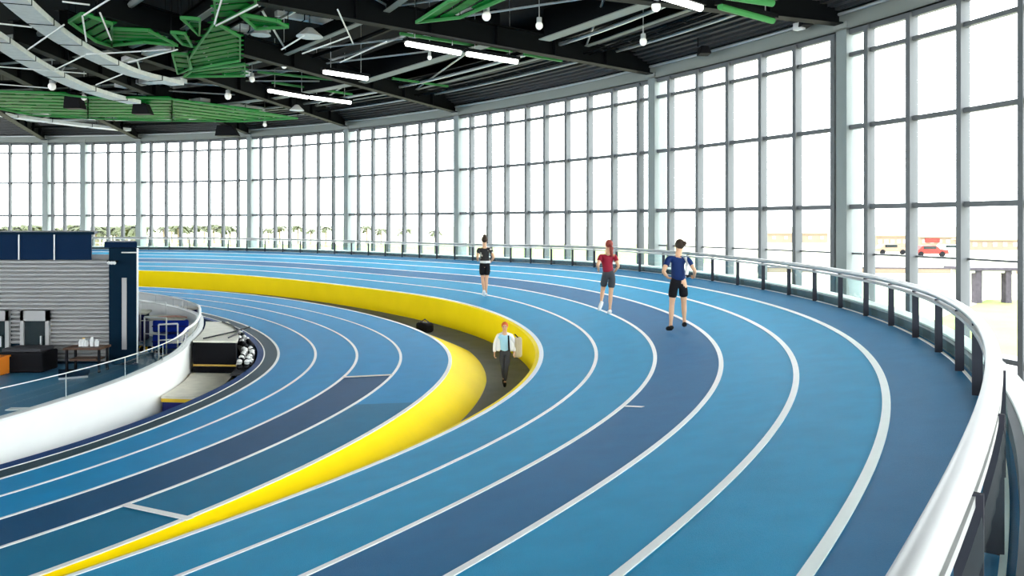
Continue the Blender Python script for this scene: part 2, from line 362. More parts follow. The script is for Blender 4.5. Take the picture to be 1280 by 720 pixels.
for bi, ids in enumerate(bays):
    if len(ids) < 2: continue
    root = bpy.data.objects.new('window_%d' % (bi + 1), None); COL.objects.link(root); struct(root)
    mid = allp[ids[len(ids) // 2]][1]; root.location = (mid.x, mid.y, -EYE)
    pts = []
    for i in ids:
        nrm, tg = wn(i); pts.append((allp[i][1], nrm, tg, allp[i][0]))
    g = MB(); g.sheet([p + n * .20 + Vector((0, 0, -3.9)) for p, n, t_, k in pts], [p + n * .20 + Vector((0, 0, 5.25)) for p, n, t_, k in pts]); g.build('glazing', M['glass'], root, fix=False)
    for p, n, t_, k in pts:
        if k == 'M':
            wf, df = (.17, .18) if bi <= 5 else (.135, .28)
            c = p + n * df / 2; MB().box((c.x, c.y, .66), (wf, df, 9.2), math.atan2(t_.y, t_.x)).build('mullion', M['mullion'], root)
    rows = list(ROWS)
    for z, h in rows:
        q = MB(); a = []
        for o1, z1 in ((.09, z - h / 2), (.09, z + h / 2), (.24, z + h / 2), (.24, z - h / 2)):
            a.append([p + n * o1 + Vector((0, 0, z1)) for p, n, t_, k in pts])
        q.sweep(a).build('transom', M['mullion'], root)
    if bi in (7, 8):
        a = []
        for o1, z1 in ((.19, -.90), (.19, -.85), (.24, -.85), (.24, -.90)):
            a.append([p + n * o1 + Vector((0, 0, z1)) for p, n, t_, k in pts])
        MB().sweep(a).build('guard_bar', M['mullion'], root)
# fascia, soffit and edge pipe above the glass
ring = [(allp[i][1],) + wn(i) for i in range(len(allp))]
def ringpath(off, z): return [p + n * off + Vector((0, 0, z)) for p, n, t_ in ring]
struct(MB().sweep([ringpath(-.02, 5.29), ringpath(.32, 5.29), ringpath(.32, 5.80), ringpath(-.02, 5.80)]).build('trim_1', M['fascia']))
struct(MB().sweep([ringpath(-.02, 5.29), ringpath(.32, 5.29), ringpath(.32, 5.33), ringpath(-.02, 5.33)]).build('trim_2', M['flange']))
tag(MB().tube(ringpath(-.12, 5.72), .045, 6).build('edge_pipe', M['pipe']), 'thin pale pipe running along the top of the glass wall', 'pipe')
struct(MB().sweep([ringpath(-.01, 5.78), ringpath(.25, 5.78), ringpath(.25, 7.7), ringpath(-.01, 7.7)]).build('wall_above_window', M['girder']))
# dark base kerb of the glass wall
struct(MB().sweep([ringpath(-.06, -3.96), ringpath(.3, -3.96), ringpath(.3, -3.78), ringpath(-.06, -3.78)]).build('baseboard_window', M['kerb']))
# out-of-view left and back walls closing the hall, glazed to light the yellow wall
wm = mat('pale_hall_wall', (.45, .47, .48), .8)
def glazed_side(name, wname, a, b):
    a = Vector(a); b = Vector(b); L = (b - a).length; d = (b - a) / L
    struct(MB().bar(a + Vector((0, 0, -3.3)), b + Vector((0, 0, -3.3)), .3, 1.3).build(name, wm))
    struct(MB().bar(a + Vector((0, 0, 6.5)), b + Vector((0, 0, 6.5)), .3, 2.5).build(name + '_top', wm))
    r = bpy.data.objects.new(wname, None); COL.objects.link(r); struct(r); r.location = a.lerp(b, .5)
    n = int(L / 1.5)
    for k in range(n + 1): p = a + d * (L * k / n); MB().box((p.x, p.y, 1.3), (.14, .14, 7.9)).build('mullion', M['mullion'], r)
    for z in (.4, 2.6, 4.6): MB().bar(a + Vector((0, 0, z)), b + Vector((0, 0, z)), .12, .12).build('transom', M['mullion'], r)
    MB().sheet([a + Vector((0, 0, -2.65)), b + Vector((0, 0, -2.65))], [a + Vector((0, 0, 5.25)), b + Vector((0, 0, 5.25))]).build('glazing', M['glass'], r, fix=False)
glazed_side('wall_left', 'window_20', (-41.3, 51.3, 0), (-41.3, -21.5, 0))
glazed_side('wall_back', 'window_21', (-41.1, -21.6, 0), (-1, -21.6, 0))

# ------------------------------------------------------------------ roof deck and steelwork
edge = [(p.x, p.y) for p in ringpath(.3, 0)]
edge = [(-41.4, 51.5)] + edge + [(-.3, -21.5), (-41.4, -21.5)]
def deckring(o0, o1, z0, z1, name, m):
    q = MB(); a = ringpath(o0, z0); b = ringpath(o1, z1); q.sheet(a, b); return q
struct(MB().prism(edge, 7.6, 7.8).build('ceiling', M['deck']))
q = MB()
for j in range(12):    # ribbed eaves following the glass wall
    o0 = -.1 - j * .26; z = 5.82 + j * .07
    q.sweep([ringpath(o0, z), ringpath(o0 - .15, z), ringpath(o0 - .15, z + .09), ringpath(o0, z + .09)])
    q.sheet(ringpath(o0 - .13, z + .09), ringpath(o0 - .30, z + .07))
struct(q.build('ceiling_eaves', mat('ribbed_dark_eaves', (.04, .042, .045), .5)))
CEN = Vector((-14.5, 12.5, 0))
def ibeam(a, b, wdt, hgt, m1=M['girder'], m2=None, t=.03):
    w = MB(); w.bar(a + Vector((0, 0, hgt / 2)), b + Vector((0, 0, hgt / 2)), .03, hgt - 2 * t)
    f1 = MB(); f1.bar(a + Vector((0, 0, t / 2)), b + Vector((0, 0, t / 2)), wdt, t)
    f2 = MB(); f2.bar(a + Vector((0, 0, hgt - t / 2)), b + Vector((0, 0, hgt - t / 2)), wdt, t)
    return w, f1, f2
rads = []
rl = ['radial roof girder from the %s column' % s for s in ('far left', 'second far left', 'third far left', 'fourth from left', 'fifth from left', 'patterned-shirt runner', 'middle', 'tall right')]
rl += ['radial roof girder beyond the right of the view'] * 3
for i, c in enumerate(CC):
    if i == 1: continue
    a = Vector((c[0], c[1], 0)); d = (CEN - a); L = d.length; d.normalize()
    a2 = a + d * .1; b2 = a + d * (L * .70)
    t = thing('roof_girder', 'deep charcoal steel ' + rl[i] + ' towards the hall centre', 'girder', (a2.x, a2.y, 5.45), 'radial roof girders')
    z = Vector((0, 0, 5.45))
    w, f1, f2 = ibeam(a2 + z, b2 + z, .34, .66)
    w.build('web', M['girder'], t); f1.build('bottom_flange', M['girder'], t); f2.build('top_flange', M['girder'], t)
    for k in range(1, int(L * .7 / 2.4)):
        pp = a2 + d * (k * 2.4) + Vector((0, 0, 5.78)); MB().box(pp, (.02, .30, .58), math.atan2(d.y, d.x)).build('stiffener', M['girder'], t)
    rads.append((a2, b2, d, L))
# tangential girders between neighbouring radials
nt = 0
ordn = ['far left bay', 'second bay from the left', 'third bay', 'fourth bay', 'fifth bay', 'bay above the middle runners', 'right bay', 'bay beyond the right edge', 'bay behind the camera']
for i in range(len(rads) - 1):
    for fi, fr in enumerate((.13, .28, .44, .60)):
        A = rads[i][0].lerp(rads[i][1], fr / .7); B = rads[i + 1][0].lerp(rads[i + 1][1], fr / .7)
        if (B - A).length < .5: continue
        zb = (6.0, 5.62, 5.85, 5.7)[fi]
        if i == 5 and fi == 1: A = Vector((1.0, 23.6, 0)); B = Vector((3.95, 19.0, 0))
        big = (fi == 1)
        t = thing('cross_beam', '%s cross beam with pale underside, %s, %s from the glass' % ('deep' if big else 'slim', ordn[i], ('nearest', 'second', 'third', 'fourth')[fi]), 'beam', (A.x, A.y, zb), 'cross beams between the radial girders')
        z = Vector((0, 0, zb)); w, f1, f2 = ibeam(A + z, B + z, .42 if big else .20, 1.0 if big else .42)
        w.build('web', M['girder'], t); f1.build('bottom_flange', M['flange'], t); f2.build('top_flange', M['girder'], t)
# slim purlins, pipes and trays running along the bays (long curved services)
def innerring(fr, z, n=60):
    pts = []
    for i in range(len(rads) - 1):
        A = rads[i][0].lerp(rads[i][1], fr / .7); B = rads[i + 1][0].lerp(rads[i + 1][1], fr / .7)
        for k in range(6): pts.append(A.lerp(B, k / 6) + Vector((0, 0, z)))
    # smooth
    for _ in range(12): pts = [pts[0]] + [(pts[j - 1] + pts[j] * 2 + pts[j + 1]) / 4 for j in range(1, len(pts) - 1)] + [pts[-1]]
    return pts
svc = [(.06, 6.05, .05, 'pipe'), (.09, 5.95, .035, 'girder'), (.17, 5.9, .06, 'pipe'), (.21, 6.2, .05, 'girder'), (.33, 6.3, .05, 'pipe'), (.38, 6.1, .08, 'girder'), (.50, 6.2, .05, 'pipe'), (.55, 5.9, .06, 'girder'), (.66, 6.0, .09, 'flange')]
onm = ['outermost', 'second', 'third', 'fourth', 'fifth', 'sixth', 'seventh', 'eighth', 'innermost']
for k, (fr, z, r, m_) in enumerate(svc):
    tag(MB().tube(innerring(fr, z), r, 6).build('service_pipe', M[m_]), 'long curved service pipe under the roof, %s counted from the glass wall' % onm[k], 'pipe', 'curved service pipes')
# cable tray
tr = thing('cable_tray', 'black ladder cable tray following the glass wall under the eaves', 'cable tray', (0, 30, 5.7))
pr = innerring(.115, 5.75)
n2 = [p + Vector((-.18, -.18, 0)) for p in pr]
MB().tube(pr, .035, 4).build('side_rail', M['girder'], tr); MB().tube(n2, .035, 4).build('side_rail', M['girder'], tr)
q = MB()
for a, b in zip(pr, n2): q.bar(a, b, .05, .03)
q.build('rungs', M['girder'], tr)
# diagonal hangers and braces
random.seed(3)
for i in range(len(rads) - 2):
    for fr0, fr1, s in ((.13, .28, 0), (.28, .44, 1), (.44, .60, 0), (.20, .36, 1)):
        j, k = (i, i + 1) if s == 0 else (i + 1, i)
        A = rads[j][0].lerp(rads[j][1], fr0 / .7) + Vector((0, 0, 6.05)); B = rads[k][0].lerp(rads[k][1], fr1 / .7) + Vector((0, 0, 6.0))
        tag(MB().tube([A, B], .035, 5).build('brace_rod', M['pipe']), 'thin diagonal steel brace rod in the roof, ' + ordn[i], 'brace', 'diagonal brace rods in the roof')

wires = [((35, 62), (80, 31), 'upper left corner, crossing the left duct'), ((69, 87), (108, 68), 'below the right long duct'), ((108, 68), (212, 62), 'right of the two long ducts'), ((120, 106), (157, 91), 'before the green band'), ((-5, 29), (40, 34), 'at the left edge near the top'), ((-5, 83), (108, 92), 'at the left edge, crossing the left duct'), ((-5, 105), (60, 110), 'at the left edge above the green band'),
         ((105, 19), (140, -3), 'top left, above the leaf-shaped panel'), ((270, 32), (322, 6), 'beside the bright green wedge'), ((268, 30), (278, -4), 'left side of the bright green wedge'), ((78, 2), (112, 6), 'near the top left corner'), ((352, 62), (380, 45), 'left of the lone lamp'), ((425, 78), (483, 52), 'left of the bright lamp pair'), ((160, 78), (222, 62), 'right of the long ducts'), ((378, 67), (436, 46), 'above the lone lamp'), ((422, 12), (441, 54), 'steep one near the top centre'), ((103, 20), (108, 52), 'steep one on the leaf-shaped panel'), ((125, 16), (139, 50), 'second steep one on the leaf-shaped panel')]
for (a_, b_, s_) in wires:
    tag(MB().tube([P(a_[0], a_[1], 5.22), P(b_[0], b_[1], 5.26)], .022, 6).build('tension_wire', M['duct']), 'thin pale tension rod under the roof, ' + s_, 'rod', 'thin pale rods under the roof')
# long pale ducts hanging on the left
def ribbon(pts, w, th, mtl, name, parent=None, jag=0):
    q = MB(); L = []; Rr = []
    m_ = len(pts)
    for i, p in enumerate(pts):
        d = (pts[min(i + 1, m_ - 1)] - pts[max(i - 1, 0)]); d.z = 0; d.normalize(); nn = Vector((-d.y, d.x, 0)); ww = w[i] if hasattr(w, '__len__') else w
        L.append(p + nn * ww / 2); Rr.append(p - nn * ww / 2)
    up = Vector((0, 0, th))
    q.sweep([L, Rr, [x + up for x in Rr], [x + up for x in L]]); return q.build(name, mtl, parent)
def dense(pts, n=6):
    out = []
    for a, b in zip(pts[:-1], pts[1:]):
        for k in range(n): out.append(a.lerp(b, k / n))
    out.append(pts[-1])
    for _ in range(4): out = [out[0]] + [(out[j - 1] + out[j] * 2 + out[j + 1]) / 4 for j in range(1, len(out) - 1)] + [out[-1]]
    return out
ducts = [([(2, -14), (24, 8), (50, 30), (80, 52), (120, 74), (165, 94), (222, 107)], 5.25, .62, 'wide pale perforated ceiling duct, right of the two long ones at upper left'),
         ([(-30, 36), (2, 56), (30, 75), (62, 93), (98, 110), (132, 121), (168, 130)], 5.25, .62, 'wide pale perforated ceiling duct, left of the two long ones at upper left'),
         ([(-10, 131), (30, 138), (80, 146), (130, 151), (200, 150), (250, 149)], 5.6, .35, 'slim pale trim strip below the long green louvre band'),
         ([(-10, 143), (20, 148), (60, 153), (100, 158), (160, 164)], 5.5, .7, 'pale duct just above the far left windows'),
         ([(243, 127), (270, 131), (300, 136), (325, 139)], 5.8, .9, 'short pale tapering duct at the right end of the green louvre band'),
         ([(150, 110), (185, 104), (230, 103)], 5.7, .5, 'short pale duct crossing under the right long duct'),
         ([(250, 95), (275, 96), (310, 94)], 5.9, .45, 'curved pale duct under the slatted green panel'),
         ([(158, 78), (180, 70), (212, 62)], 5.6, .35, 'small pale duct beside the leaf-shaped green panel'),
         ([(290, 36), (315, 40), (332, 38)], 6.2, .5, 'pale oval duct end near the top, right of the green panels'),
         ([(345, 20), (385, 27), (430, 34)], 6.3, .22, 'slim pale tray near the top, left of the first lamp pair')]
for pp, z, w, lb in ducts:
    pts = dense([P(u, v, z) for u, v in pp])
    t = thing('ceiling_duct', lb, 'duct', pts[0][:], 'pale ceiling ducts')
    ribbon(pts, w, .16, M['duct'], 'casing', t)
    for k in range(2, len(pts), 9): MB().tube([pts[k] + Vector((0, 0, .15)), Vector((pts[k].x, pts[k].y, 7.62))], .012, 5).build('hanger', M['girder'], t)
    for k in range(5, len(pts) - 2, 7):
        d = (pts[k + 1] - pts[k - 1]); MB().box(pts[k] + Vector((0, 0, .08)), (.03, w + .03, .19), math.atan2(d.y, d.x)).build('joint_band', M['girder'], t)

# green louvre panels
def louvre(polypx, z, label, n=8, tilt=.0):
    z = 5.36
    pts = [P(u, v, z) for u, v in polypx]; c = sum(pts, Vector()) / len(pts)
    t = thing('louvre_panel', label, 'ceiling panel', c[:], 'green ceiling louvres')
    # frame
    q = MB()
    for a, b in zip(pts, pts[1:] + pts[:1]): q.bar(a, b, .05, .08)
    q.build('frame', M['greenedge'], t)
    # slats: clip rows of the polygon along its short axis
    ax = (pts[1] - pts[0]).normalized(); ay = Vector((-ax.y, ax.x, 0))
    lo = min((p - c).dot(ay) for p in pts); hi = max((p - c).dot(ay) for p in pts)
    s = MB()
    for k in range(n):
        h = lo + (hi - lo) * (k + .5) / n; xs = []
        for a, b in zip(pts, pts[1:] + pts[:1]):
            ha = (a - c).dot(ay) - h; hb = (b - c).dot(ay) - h
            if ha * hb < 0: r = ha / (ha - hb); xs.append((a.lerp(b, r) - c).dot(ax))
        if len(xs) >= 2:
            x0, x1 = min(xs), max(xs); A = c + ax * x0 + ay * h; B = c + ax * x1 + ay * h
            s.bar(A + Vector((0, 0, .06)), B + Vector((0, 0, .06)), (hi - lo) / n * .72, .03)
    s.build('slats', M['green'], t)
    for k in range(0, len(pts), 2): MB().tube([pts[k] + Vector((0, 0, .03)), Vector((pts[k].x, pts[k].y, 7.62))], .012, 5).build('hanger', M['girder'], t)
    return t
louvre([(86, 27), (102, 17), (140, 30), (140, 58), (120, 52)], 5.9, 'dark green slatted panel end, left of the leaf-shaped green panel', 5)
louvre([(139, 36), (185, 38), (222, 57), (180, 53), (140, 57)], 5.85, 'leaf-shaped green louvre panel at upper left, between the ducts', 5)
louvre([(226, 22), (250, 24), (249, 44)], 6.0, 'small green triangular louvre left of the slatted block', 3)
louvre([(214, 40), (231, 42), (240, 58), (228, 55)], 5.95, 'small bright green tilted louvre beside the slatted block', 3)
louvre([(268, 0), (318, -4), (320, 6), (270, 32)], 6.0, 'bright green wedge panel at the top edge, above the slatted block', 4)
louvre([(240, 86), (300, 76), (300, 46), (268, 28), (236, 74)], 5.8, 'green slatted block panel left of the lamp tubes, with bold slats', 9)
louvre([(215, 66), (234, 68), (238, 86), (222, 92)], 5.8, 'dark green panel left of the slatted block', 4)
louvre([(300, 18), (345, 26), (360, 34), (320, 36)], 6.1, 'narrow green panel right of the top green wedge', 4)
louvre([(240, 88), (306, 80), (306, 95), (230, 96)], 5.75, 'pale green strip panel under the slatted block', 3)
louvre([(-12, 114), (60, 116), (110, 122), (110, 148), (40, 144), (-12, 134)], 5.9, 'long green louvre band above the far windows, left third', 8)
louvre([(110, 122), (170, 122), (215, 124), (215, 151), (160, 150), (110, 148)], 5.9, 'long green louvre band above the far windows, middle third', 8)
louvre([(215, 124), (270, 131), (372, 148), (300, 152), (215, 151)], 5.9, 'long green louvre band above the far windows, tapering right third', 7)
louvre([(520, 28), (560, 2), (610, -12), (640, -6), (575, 22)], 6.2, 'green edged panel near the top centre', 3)

# green-painted bars standing in for green light along the beam edges
for (u0, v0, u1, v1, z, s) in ((500, 42, 640, 64, 5.75, 'above the brightest lamp pair'), (655, 68, 702, 76, 5.7, 'short one right of the lamp pairs'), (490, 98, 560, 108, 5.9, 'between the lower lamps'), (340, 103, 440, 118, 5.9, 'above the lowest lamp pair'), (322, 90, 420, 100, 5.9, 'upper one of the two left strips')):
    tag(MB().bar(P(u0, v0, z), P(u1, v1, z), .10, .08).build('lit_edge_paint', M['greenedge']), 'thin green-painted strip standing in for a lit roof edge, ' + s, 'painted strip', 'green edge strips')

# lamps
def tube_lamp(u0, v0, u1, v1, z, label, lit=True):
    a = P(u0, v0, z); b = P(u1, v1, z); t = thing('ceiling_lamp', label, 'lamp', a[:], 'linear ceiling lamps' if lit else 'unlit linear ceiling fixtures')
    d = (b - a).normalized()
    MB().bar(a - d * .05 + Vector((0, 0, .10)), b + d * .05 + Vector((0, 0, .10)), .26, .10).build('housing', M['girder'], t)
    MB().tube([a, b], .085, 10).build('tube', M['lamp'] if lit else M['greenedge'], t)
    for r in (.15, .85):
        p = a.lerp(b, r); MB().tube([p + Vector((0, 0, .12)), Vector((p.x, p.y, 7.62))], .012, 5).build('hanger', M['pipe'], t)
tube_lamp(508, 54, 575, 66, 5.2, 'brightest long lit ceiling lamp left of centre')
tube_lamp(584, 67, 646, 77, 5.2, 'lit ceiling lamp at centre, right end of the bright pair')
tube_lamp(405, 89.5, 459, 98, 5.3, 'lit ceiling lamp alone on the left of the bright pair')
tube_lamp(336, 113, 384, 121.5, 5.4, 'lower left lit ceiling lamp, left half of the low pair')
tube_lamp(388, 121.5, 438, 128, 5.4, 'lower left lit ceiling lamp, right half of the low pair')
tube_lamp(824, -6, 876, 10, 5.2, 'lit ceiling lamp cut by the top edge of the view')
tube_lamp(886, -8, 966, 4, 5.2, 'unlit green-edged fixture at the top, upper of two', False)
tube_lamp(900, 8, 966, 26, 5.2, 'unlit green-edged fixture at the top, lower of two', False)
def round_lamp(u, v, z, label, r=.14):
    r *= .72; p = P(u, v, z); t = thing('sensor_lamp', label.replace('small round pale lamp hanging from the roof', 'small round pale roof lamp'), 'lamp', p[:], 'small round ceiling lamps')
    MB().ball(p, r, 12, 8, (1, 1, 1.15)).build('globe', M['lampdim'], t)
    MB().tube([p + Vector((0, 0, r * .8)), p + Vector((0, 0, r * .8 + .14))], r * .7, 10).build('socket', M['pipe'], t)
    MB().tube([p + Vector((0, 0, r + .1)), Vector((p.x, p.y, 7.62))], .015, 5).build('stem', M['pipe'], t)
for (u, v, z, r, s) in ((608, 20, 5.3, .16, 'beside the green panel at top centre'), (674, 32, 5.4, .14, 'left end of the deep cross beam'), (804, 52, 5.3, .15, 'beneath the lamp at the top edge'), (820, 8, 5.4, .17, 'at the left end of the top edge lamp'), (537, 72, 5.3, .10, 'under the bright lamp pair'), (355, 82, 5.5, .14, 'above the low lamp pair'), (65, 108, 5.4, .2, 'on the left long duct'), (105, 122, 5.4, .16, 'in front of the green band at left'), (285, 120, 5.5, .2, 'left of the low lamp pair'), (315, 99, 5.5, .15, 'right of the slatted block'), (331, 156, 5.2, .14, 'just above the far windows')):
    round_lamp(u, v, z, 'small round pale lamp hanging from the roof, ' + s, r)
# cone shades
def cone_lamp(u, v, z, label, mm, r=.32):
    p = P(u, v, z); t = thing('pendant_lamp', label, 'lamp', p[:], 'cone pendant lamps')
    MB().tube([p, p + Vector((0, 0, .26))], [r, r * .25], 12).build('shade', mm, t)
    MB().tube([p + Vector((0, 0, .24)), Vector((p.x, p.y, 7.62))], .02, 5).build('stem', M['girder'], t)
cone_lamp(387, 46, 5.5, 'white triangular pendant shade, upper left of the lone lamp', M['duct'], .4)
cone_lamp(326, 44, 5.6, 'pale pendant shade right of the green panels', M['duct'], .3)
cone_lamp(371, 138, 5.3, 'pale pendant shade under the low lamp pair', M['duct'], .35)
# loudspeakers hanging in front of the green band
def hang_speaker(u, v, z, w, h, label):
    p = P(u, v, z); t = thing('hanging_speaker', label, 'loudspeaker', p[:], 'hanging loudspeakers')
    q = MB(); q.add([(p.x - w * .5, p.y - .2, p.z), (p.x + w * .6, p.y - .2, p.z), (p.x + w * .3, p.y - .2, p.z + h), (p.x - w * .4, p.y - .2, p.z + h),
                     (p.x - w * .5, p.y + .3, p.z), (p.x + w * .6, p.y + .3, p.z), (p.x + w * .3, p.y + .3, p.z + h), (p.x - w * .4, p.y + .3, p.z + h)],
                    [(0, 1, 2, 3), (5, 4, 7, 6), (4, 0, 3, 7), (1, 5, 6, 2), (3, 2, 6, 7), (4, 5, 1, 0)])
    q.build('cabinet', M['black'], t, bevel=.02)
    MB().tube([p + Vector((-.2, 0, h)), Vector((p.x - .2, p.y, 7.62))], .02, 5).build('bracket', M['girder'], t)
hang_speaker(92, 136, 4.9, .7, .7, 'black loudspeaker cluster hanging before the green band at left')
hang_speaker(177, 143, 4.9, .75, .5, 'black trapezoid loudspeaker hanging before the middle of the green band')
hang_speaker(283, 170, 4.9, 1.2, .6, 'dark box unit under the eaves above the far windows')
hang_speaker(1006, 33, 5.55, .3, .3, 'small black box unit on the eaves left of the tall right column')
hang_speaker(880, 68, 5.5, .35, .25, 'small black floodlight unit on the eaves above the navy-shirted runner')
# square white junction box by the eaves
t = thing('junction_box', 'small pale junction box on the eaves near the top right', 'box', P(999, 33, 5.6)[:])
pb = P(999, 33, 5.6); MB().box(pb, (.28, .2, .2), -1.0).build('housing', M['duct'], t, bevel=.01); MB().tube([pb + Vector((0, 0, .1)), pb + Vector((0, 0, .35))], .03, 6).build('conduit', M['pipe'], t)

# ------------------------------------------------------------------ handrail on the outer edge
hr = thing('handrail', 'long curved steel handrail with dark posts along the outer track edge', 'handrail', (6, 13, -1.5))
R0 = line(O, 5.74, .72)
MB().tube([Vector(p) for p in R0], .046, 14).build('top_rail', M['steel'], hr)
MB().sweep([line(O, 5.70, .655), line(O, 5.78, .655), line(O, 5.78, .62), line(O, 5.70, .62)]).build('rail_channel', M['steel'], hr)
# posts by arc length
Ld = line(O, 5.74, 0); seg = np.hypot(np.diff(Ld[:, 0]), np.diff(Ld[:, 1])); S = np.concatenate([[0], np.cumsum(seg)])
s0 = np.interp(-.30, AA, S)
npst = 0
for k in range(-7, 40):
    s_ = s0 + k * 1.32; a = np.interp(s_, S, AA)
    if a < -1.0 or a > 2.3: continue
    b = at_a(O, a, 5.80, 0); d, n = dirs(O, a); rz = math.atan2(n.y, n.x)
    MB().box((b.x - n.x * .04, b.y - n.y * .04, b.z + .33), (.085, .022, .66), rz).build('post', M['postdark'], hr)
gl = MB().sheet(line(O, 5.83, .02), line(O, 5.80, .60)).build('glass_panel', M['greenglass'], hr, fix=False)

# ------------------------------------------------------------------ glass balustrade of the infield
bl = thing('glass_balustrade', 'curved low white wall topped with clear glass around the infield', 'balustrade', (-8, 14, -EYE))
bo = np.interp(AA, [-1.5, .22, .40, .5, .62, .8, 1.2, 2.3], [-5.80, -5.80, -5.50, -5.30, -5.0, -4.85, -4.70, -4.70])
zw = np.interp(AA, [-1.5, -.4, 0, .3, 2.5], [-3.02, -3.0, -2.88, -2.82, -2.82])
MB().sweep([line(I, bo, z=-3.95), line(I, bo + 0.0, z=zw), line(I, bo - .14, z=zw), line(I, bo - .14, z=-3.95)]).build('wall_panel', M['whitewall'], bl)
MB().sweep([line(I, bo + .02, z=zw), line(I, bo + .02, z=zw + .035), line(I, bo - .16, z=zw + .035), line(I, bo - .16, z=zw)]).build('coping', M['white'], bl)
MB().sheet(line(I, bo - .07, z=zw + .03), line(I, bo - .07, z=-2.52)).build('glass', M['railglass'], bl, fix=False)
MB().tube([Vector(p) for p in line(I, bo - .07, z=-2.51)], np.interp(AA, [-1.5, .05, .2, 2.5], [.007, .010, .03, .03]).tolist(), 8).build('glass_edge_rail', M['white'], bl)
Lb = line(I, bo - .07, z=0); Sb = np.concatenate([[0], np.cumsum(np.hypot(np.diff(Lb[:, 0]), np.diff(Lb[:, 1])))])
for s_ in np.arange(1.0, Sb[-1], 1.5):
    a = np.interp(s_, Sb, AA); x = np.interp(s_, Sb, Lb[:, 0]); y = np.interp(s_, Sb, Lb[:, 1]); z0 = np.interp(a, AA, zw)
    MB().box((x, y, (z0 - 2.52) / 2), (.010, .010, abs(z0 + 2.52))).build('glass_joint', M['pipe'], bl)

# ------------------------------------------------------------------ infield building
BY = 21.1
def bx(u): return (u - 640) / F * BY
bd = thing('gym_building', 'small grey corrugated building with navy roof box and dark doors at the left', 'building', (-14, BY, -EYE))
zt = (H - 325) * BY / F
x0, x1 = -24.0, bx(138)
q = MB(); q.prism([(x0, BY + .05), (x1, BY + .05), (x1 - 1.9, BY + 3.6), (x0, BY + 3.6)], -3.95, zt); q.build('body', M['navy2'], bd)
# corrugated cladding as real ridges
q = MB(); n = 24; hz = (zt - .02 + 3.2) / n
def clad(xa, xb, za, zb):
    k = max(1, int(round((zb - za) / .112))); h = (zb - za) / k
    for j in range(k):
        z = za + j * h
        q.add([(xa, BY + .04, z), (xb, BY + .04, z), (xb, BY - .035, z + h * .35), (xa, BY - .035, z + h * .35), (xb, BY - .035, z + h * .7), (xa, BY - .035, z + h * .7), (xb, BY + .04, z + h), (xa, BY + .04, z + h)],
              [(0, 1, 2, 3), (3, 2, 4, 5), (5, 4, 6, 7)])
dz = lambda v: (H - v) * BY / F
clad(x0, x1, dz(388), zt); clad(bx(14), bx(28), dz(430), dz(388)); clad(bx(62), x1, dz(452), dz(388)); clad(x0, bx(-12), -3.9, dz(388))
q.build('cladding', M['corr'], bd, fix=False)
def door(ua, ub, va, vb, lab):
    f = MB(); a, b = bx(ua), bx(ub); zz0, zz1 = dz(vb), dz(va)
    t_ = .10
    f.box(((a + b) / 2, BY - .06, zz1 - .14), (b - a, .1, .28)); f.box((a + t_ / 2, BY - .06, (zz0 + zz1) / 2), (t_, .1, zz1 - zz0)); f.box((b - t_ / 2, BY - .06, (zz0 + zz1) / 2), (t_, .1, zz1 - zz0))
    fr = f.build('door_frame', M['corr'], bd)
    d = MB(); d.box(((a + b) / 2, BY - .03, (zz0 + zz1 - .28) / 2), (b - a - 2 * t_, .05, zz1 - zz0 - .28)); dd = d.build('door', M['doorglass'], bd); dd['label'] = lab
    MB().box((b - t_ - .12, BY - .10, (zz0 + zz1) / 2 - .1), (.03, .05, .3)).build('door_handle', M['pipe'], dd)
door(28, 64, 388, 455, 'dark glass door in a pale frame'); door(-12, 14, 388, 455, 'left dark glass door')
# roof box (navy panels)
zb0, zb1 = zt, dz(293)
for a, b in ((-50, -22), (-21.5, 21), (21.8, 65.5), (66.3, 112)):
    MB().prism([(bx(a), BY + .1), (bx(b), BY + .1), (bx(b) - 1.7, BY + 3.2), (bx(a) - 1.7, BY + 3.2)], zb0, zb1).build('roof_panel', M['navy'], bd, bevel=.01)
MB().prism([(bx(-52), BY), (bx(118), BY), (bx(118) - 1.7, BY + 3.3), (bx(-52) - 1.7, BY + 3.3)], zb1 - .005, zb1 + .065).build('roof_edge', M['navy2'], bd)
for u in (21.4, 65.9):
    MB().box((bx(u), BY + .08, (zb0 + zb1) / 2), (.03, .03, zb1 - zb0)).build('seam_trim', M['pipe'], bd)
# tower
tw = thing('entrance_tower', 'dark navy tower with a tall pale slot beside the grey building', 'tower', (bx(156), BY, -EYE))
ta, tb = bx(138.5), bx(175); ztw = dz(310)
MB().prism([(ta, BY - .1), (tb, BY - .1), (tb - 1.2, BY + 2.2), (ta - 1.2, BY + 2.2)], -3.95, ztw).build('body', M['navy2'], tw, bevel=.01)
MB().prism([(ta - .4, BY + .4), (tb - .28, BY + .4), (tb - 1.2, BY + 2.1), (ta - 1.2, BY + 2.1)], ztw, ztw + .16).build('parapet', M['navy'], tw)
MB().box((bx(158), BY - .11, (dz(347) + dz(436)) / 2), (.13, .03, dz(347) - dz(436))).build('light_slot', M['corr'], tw)
MB().box((bx(174.6), BY - .12, (-3.9 + ztw) / 2), (.035, .04, ztw + 3.9)).build('corner_trim', M['pipe'], tw)
MB().box((bx(165), BY - .12, ztw - .12), (.45, .03, .03)).build('canopy_light', M['duct'], tw)
t = thing('flood_lamp', 'small pale floodlight on the upper corner of the grey building', 'lamp', (bx(145), BY - .25, dz(328)))
for k in range(3): MB().ball((bx(142 + k * 3.4), BY - .25, dz(328)), .05, 8, 6).build('bulb', M['duct'], t)
MB().bar((bx(139), BY - .18, dz(326)), (bx(151), BY - .18, dz(326)), .1, .04).build('bracket', M['girder'], t)

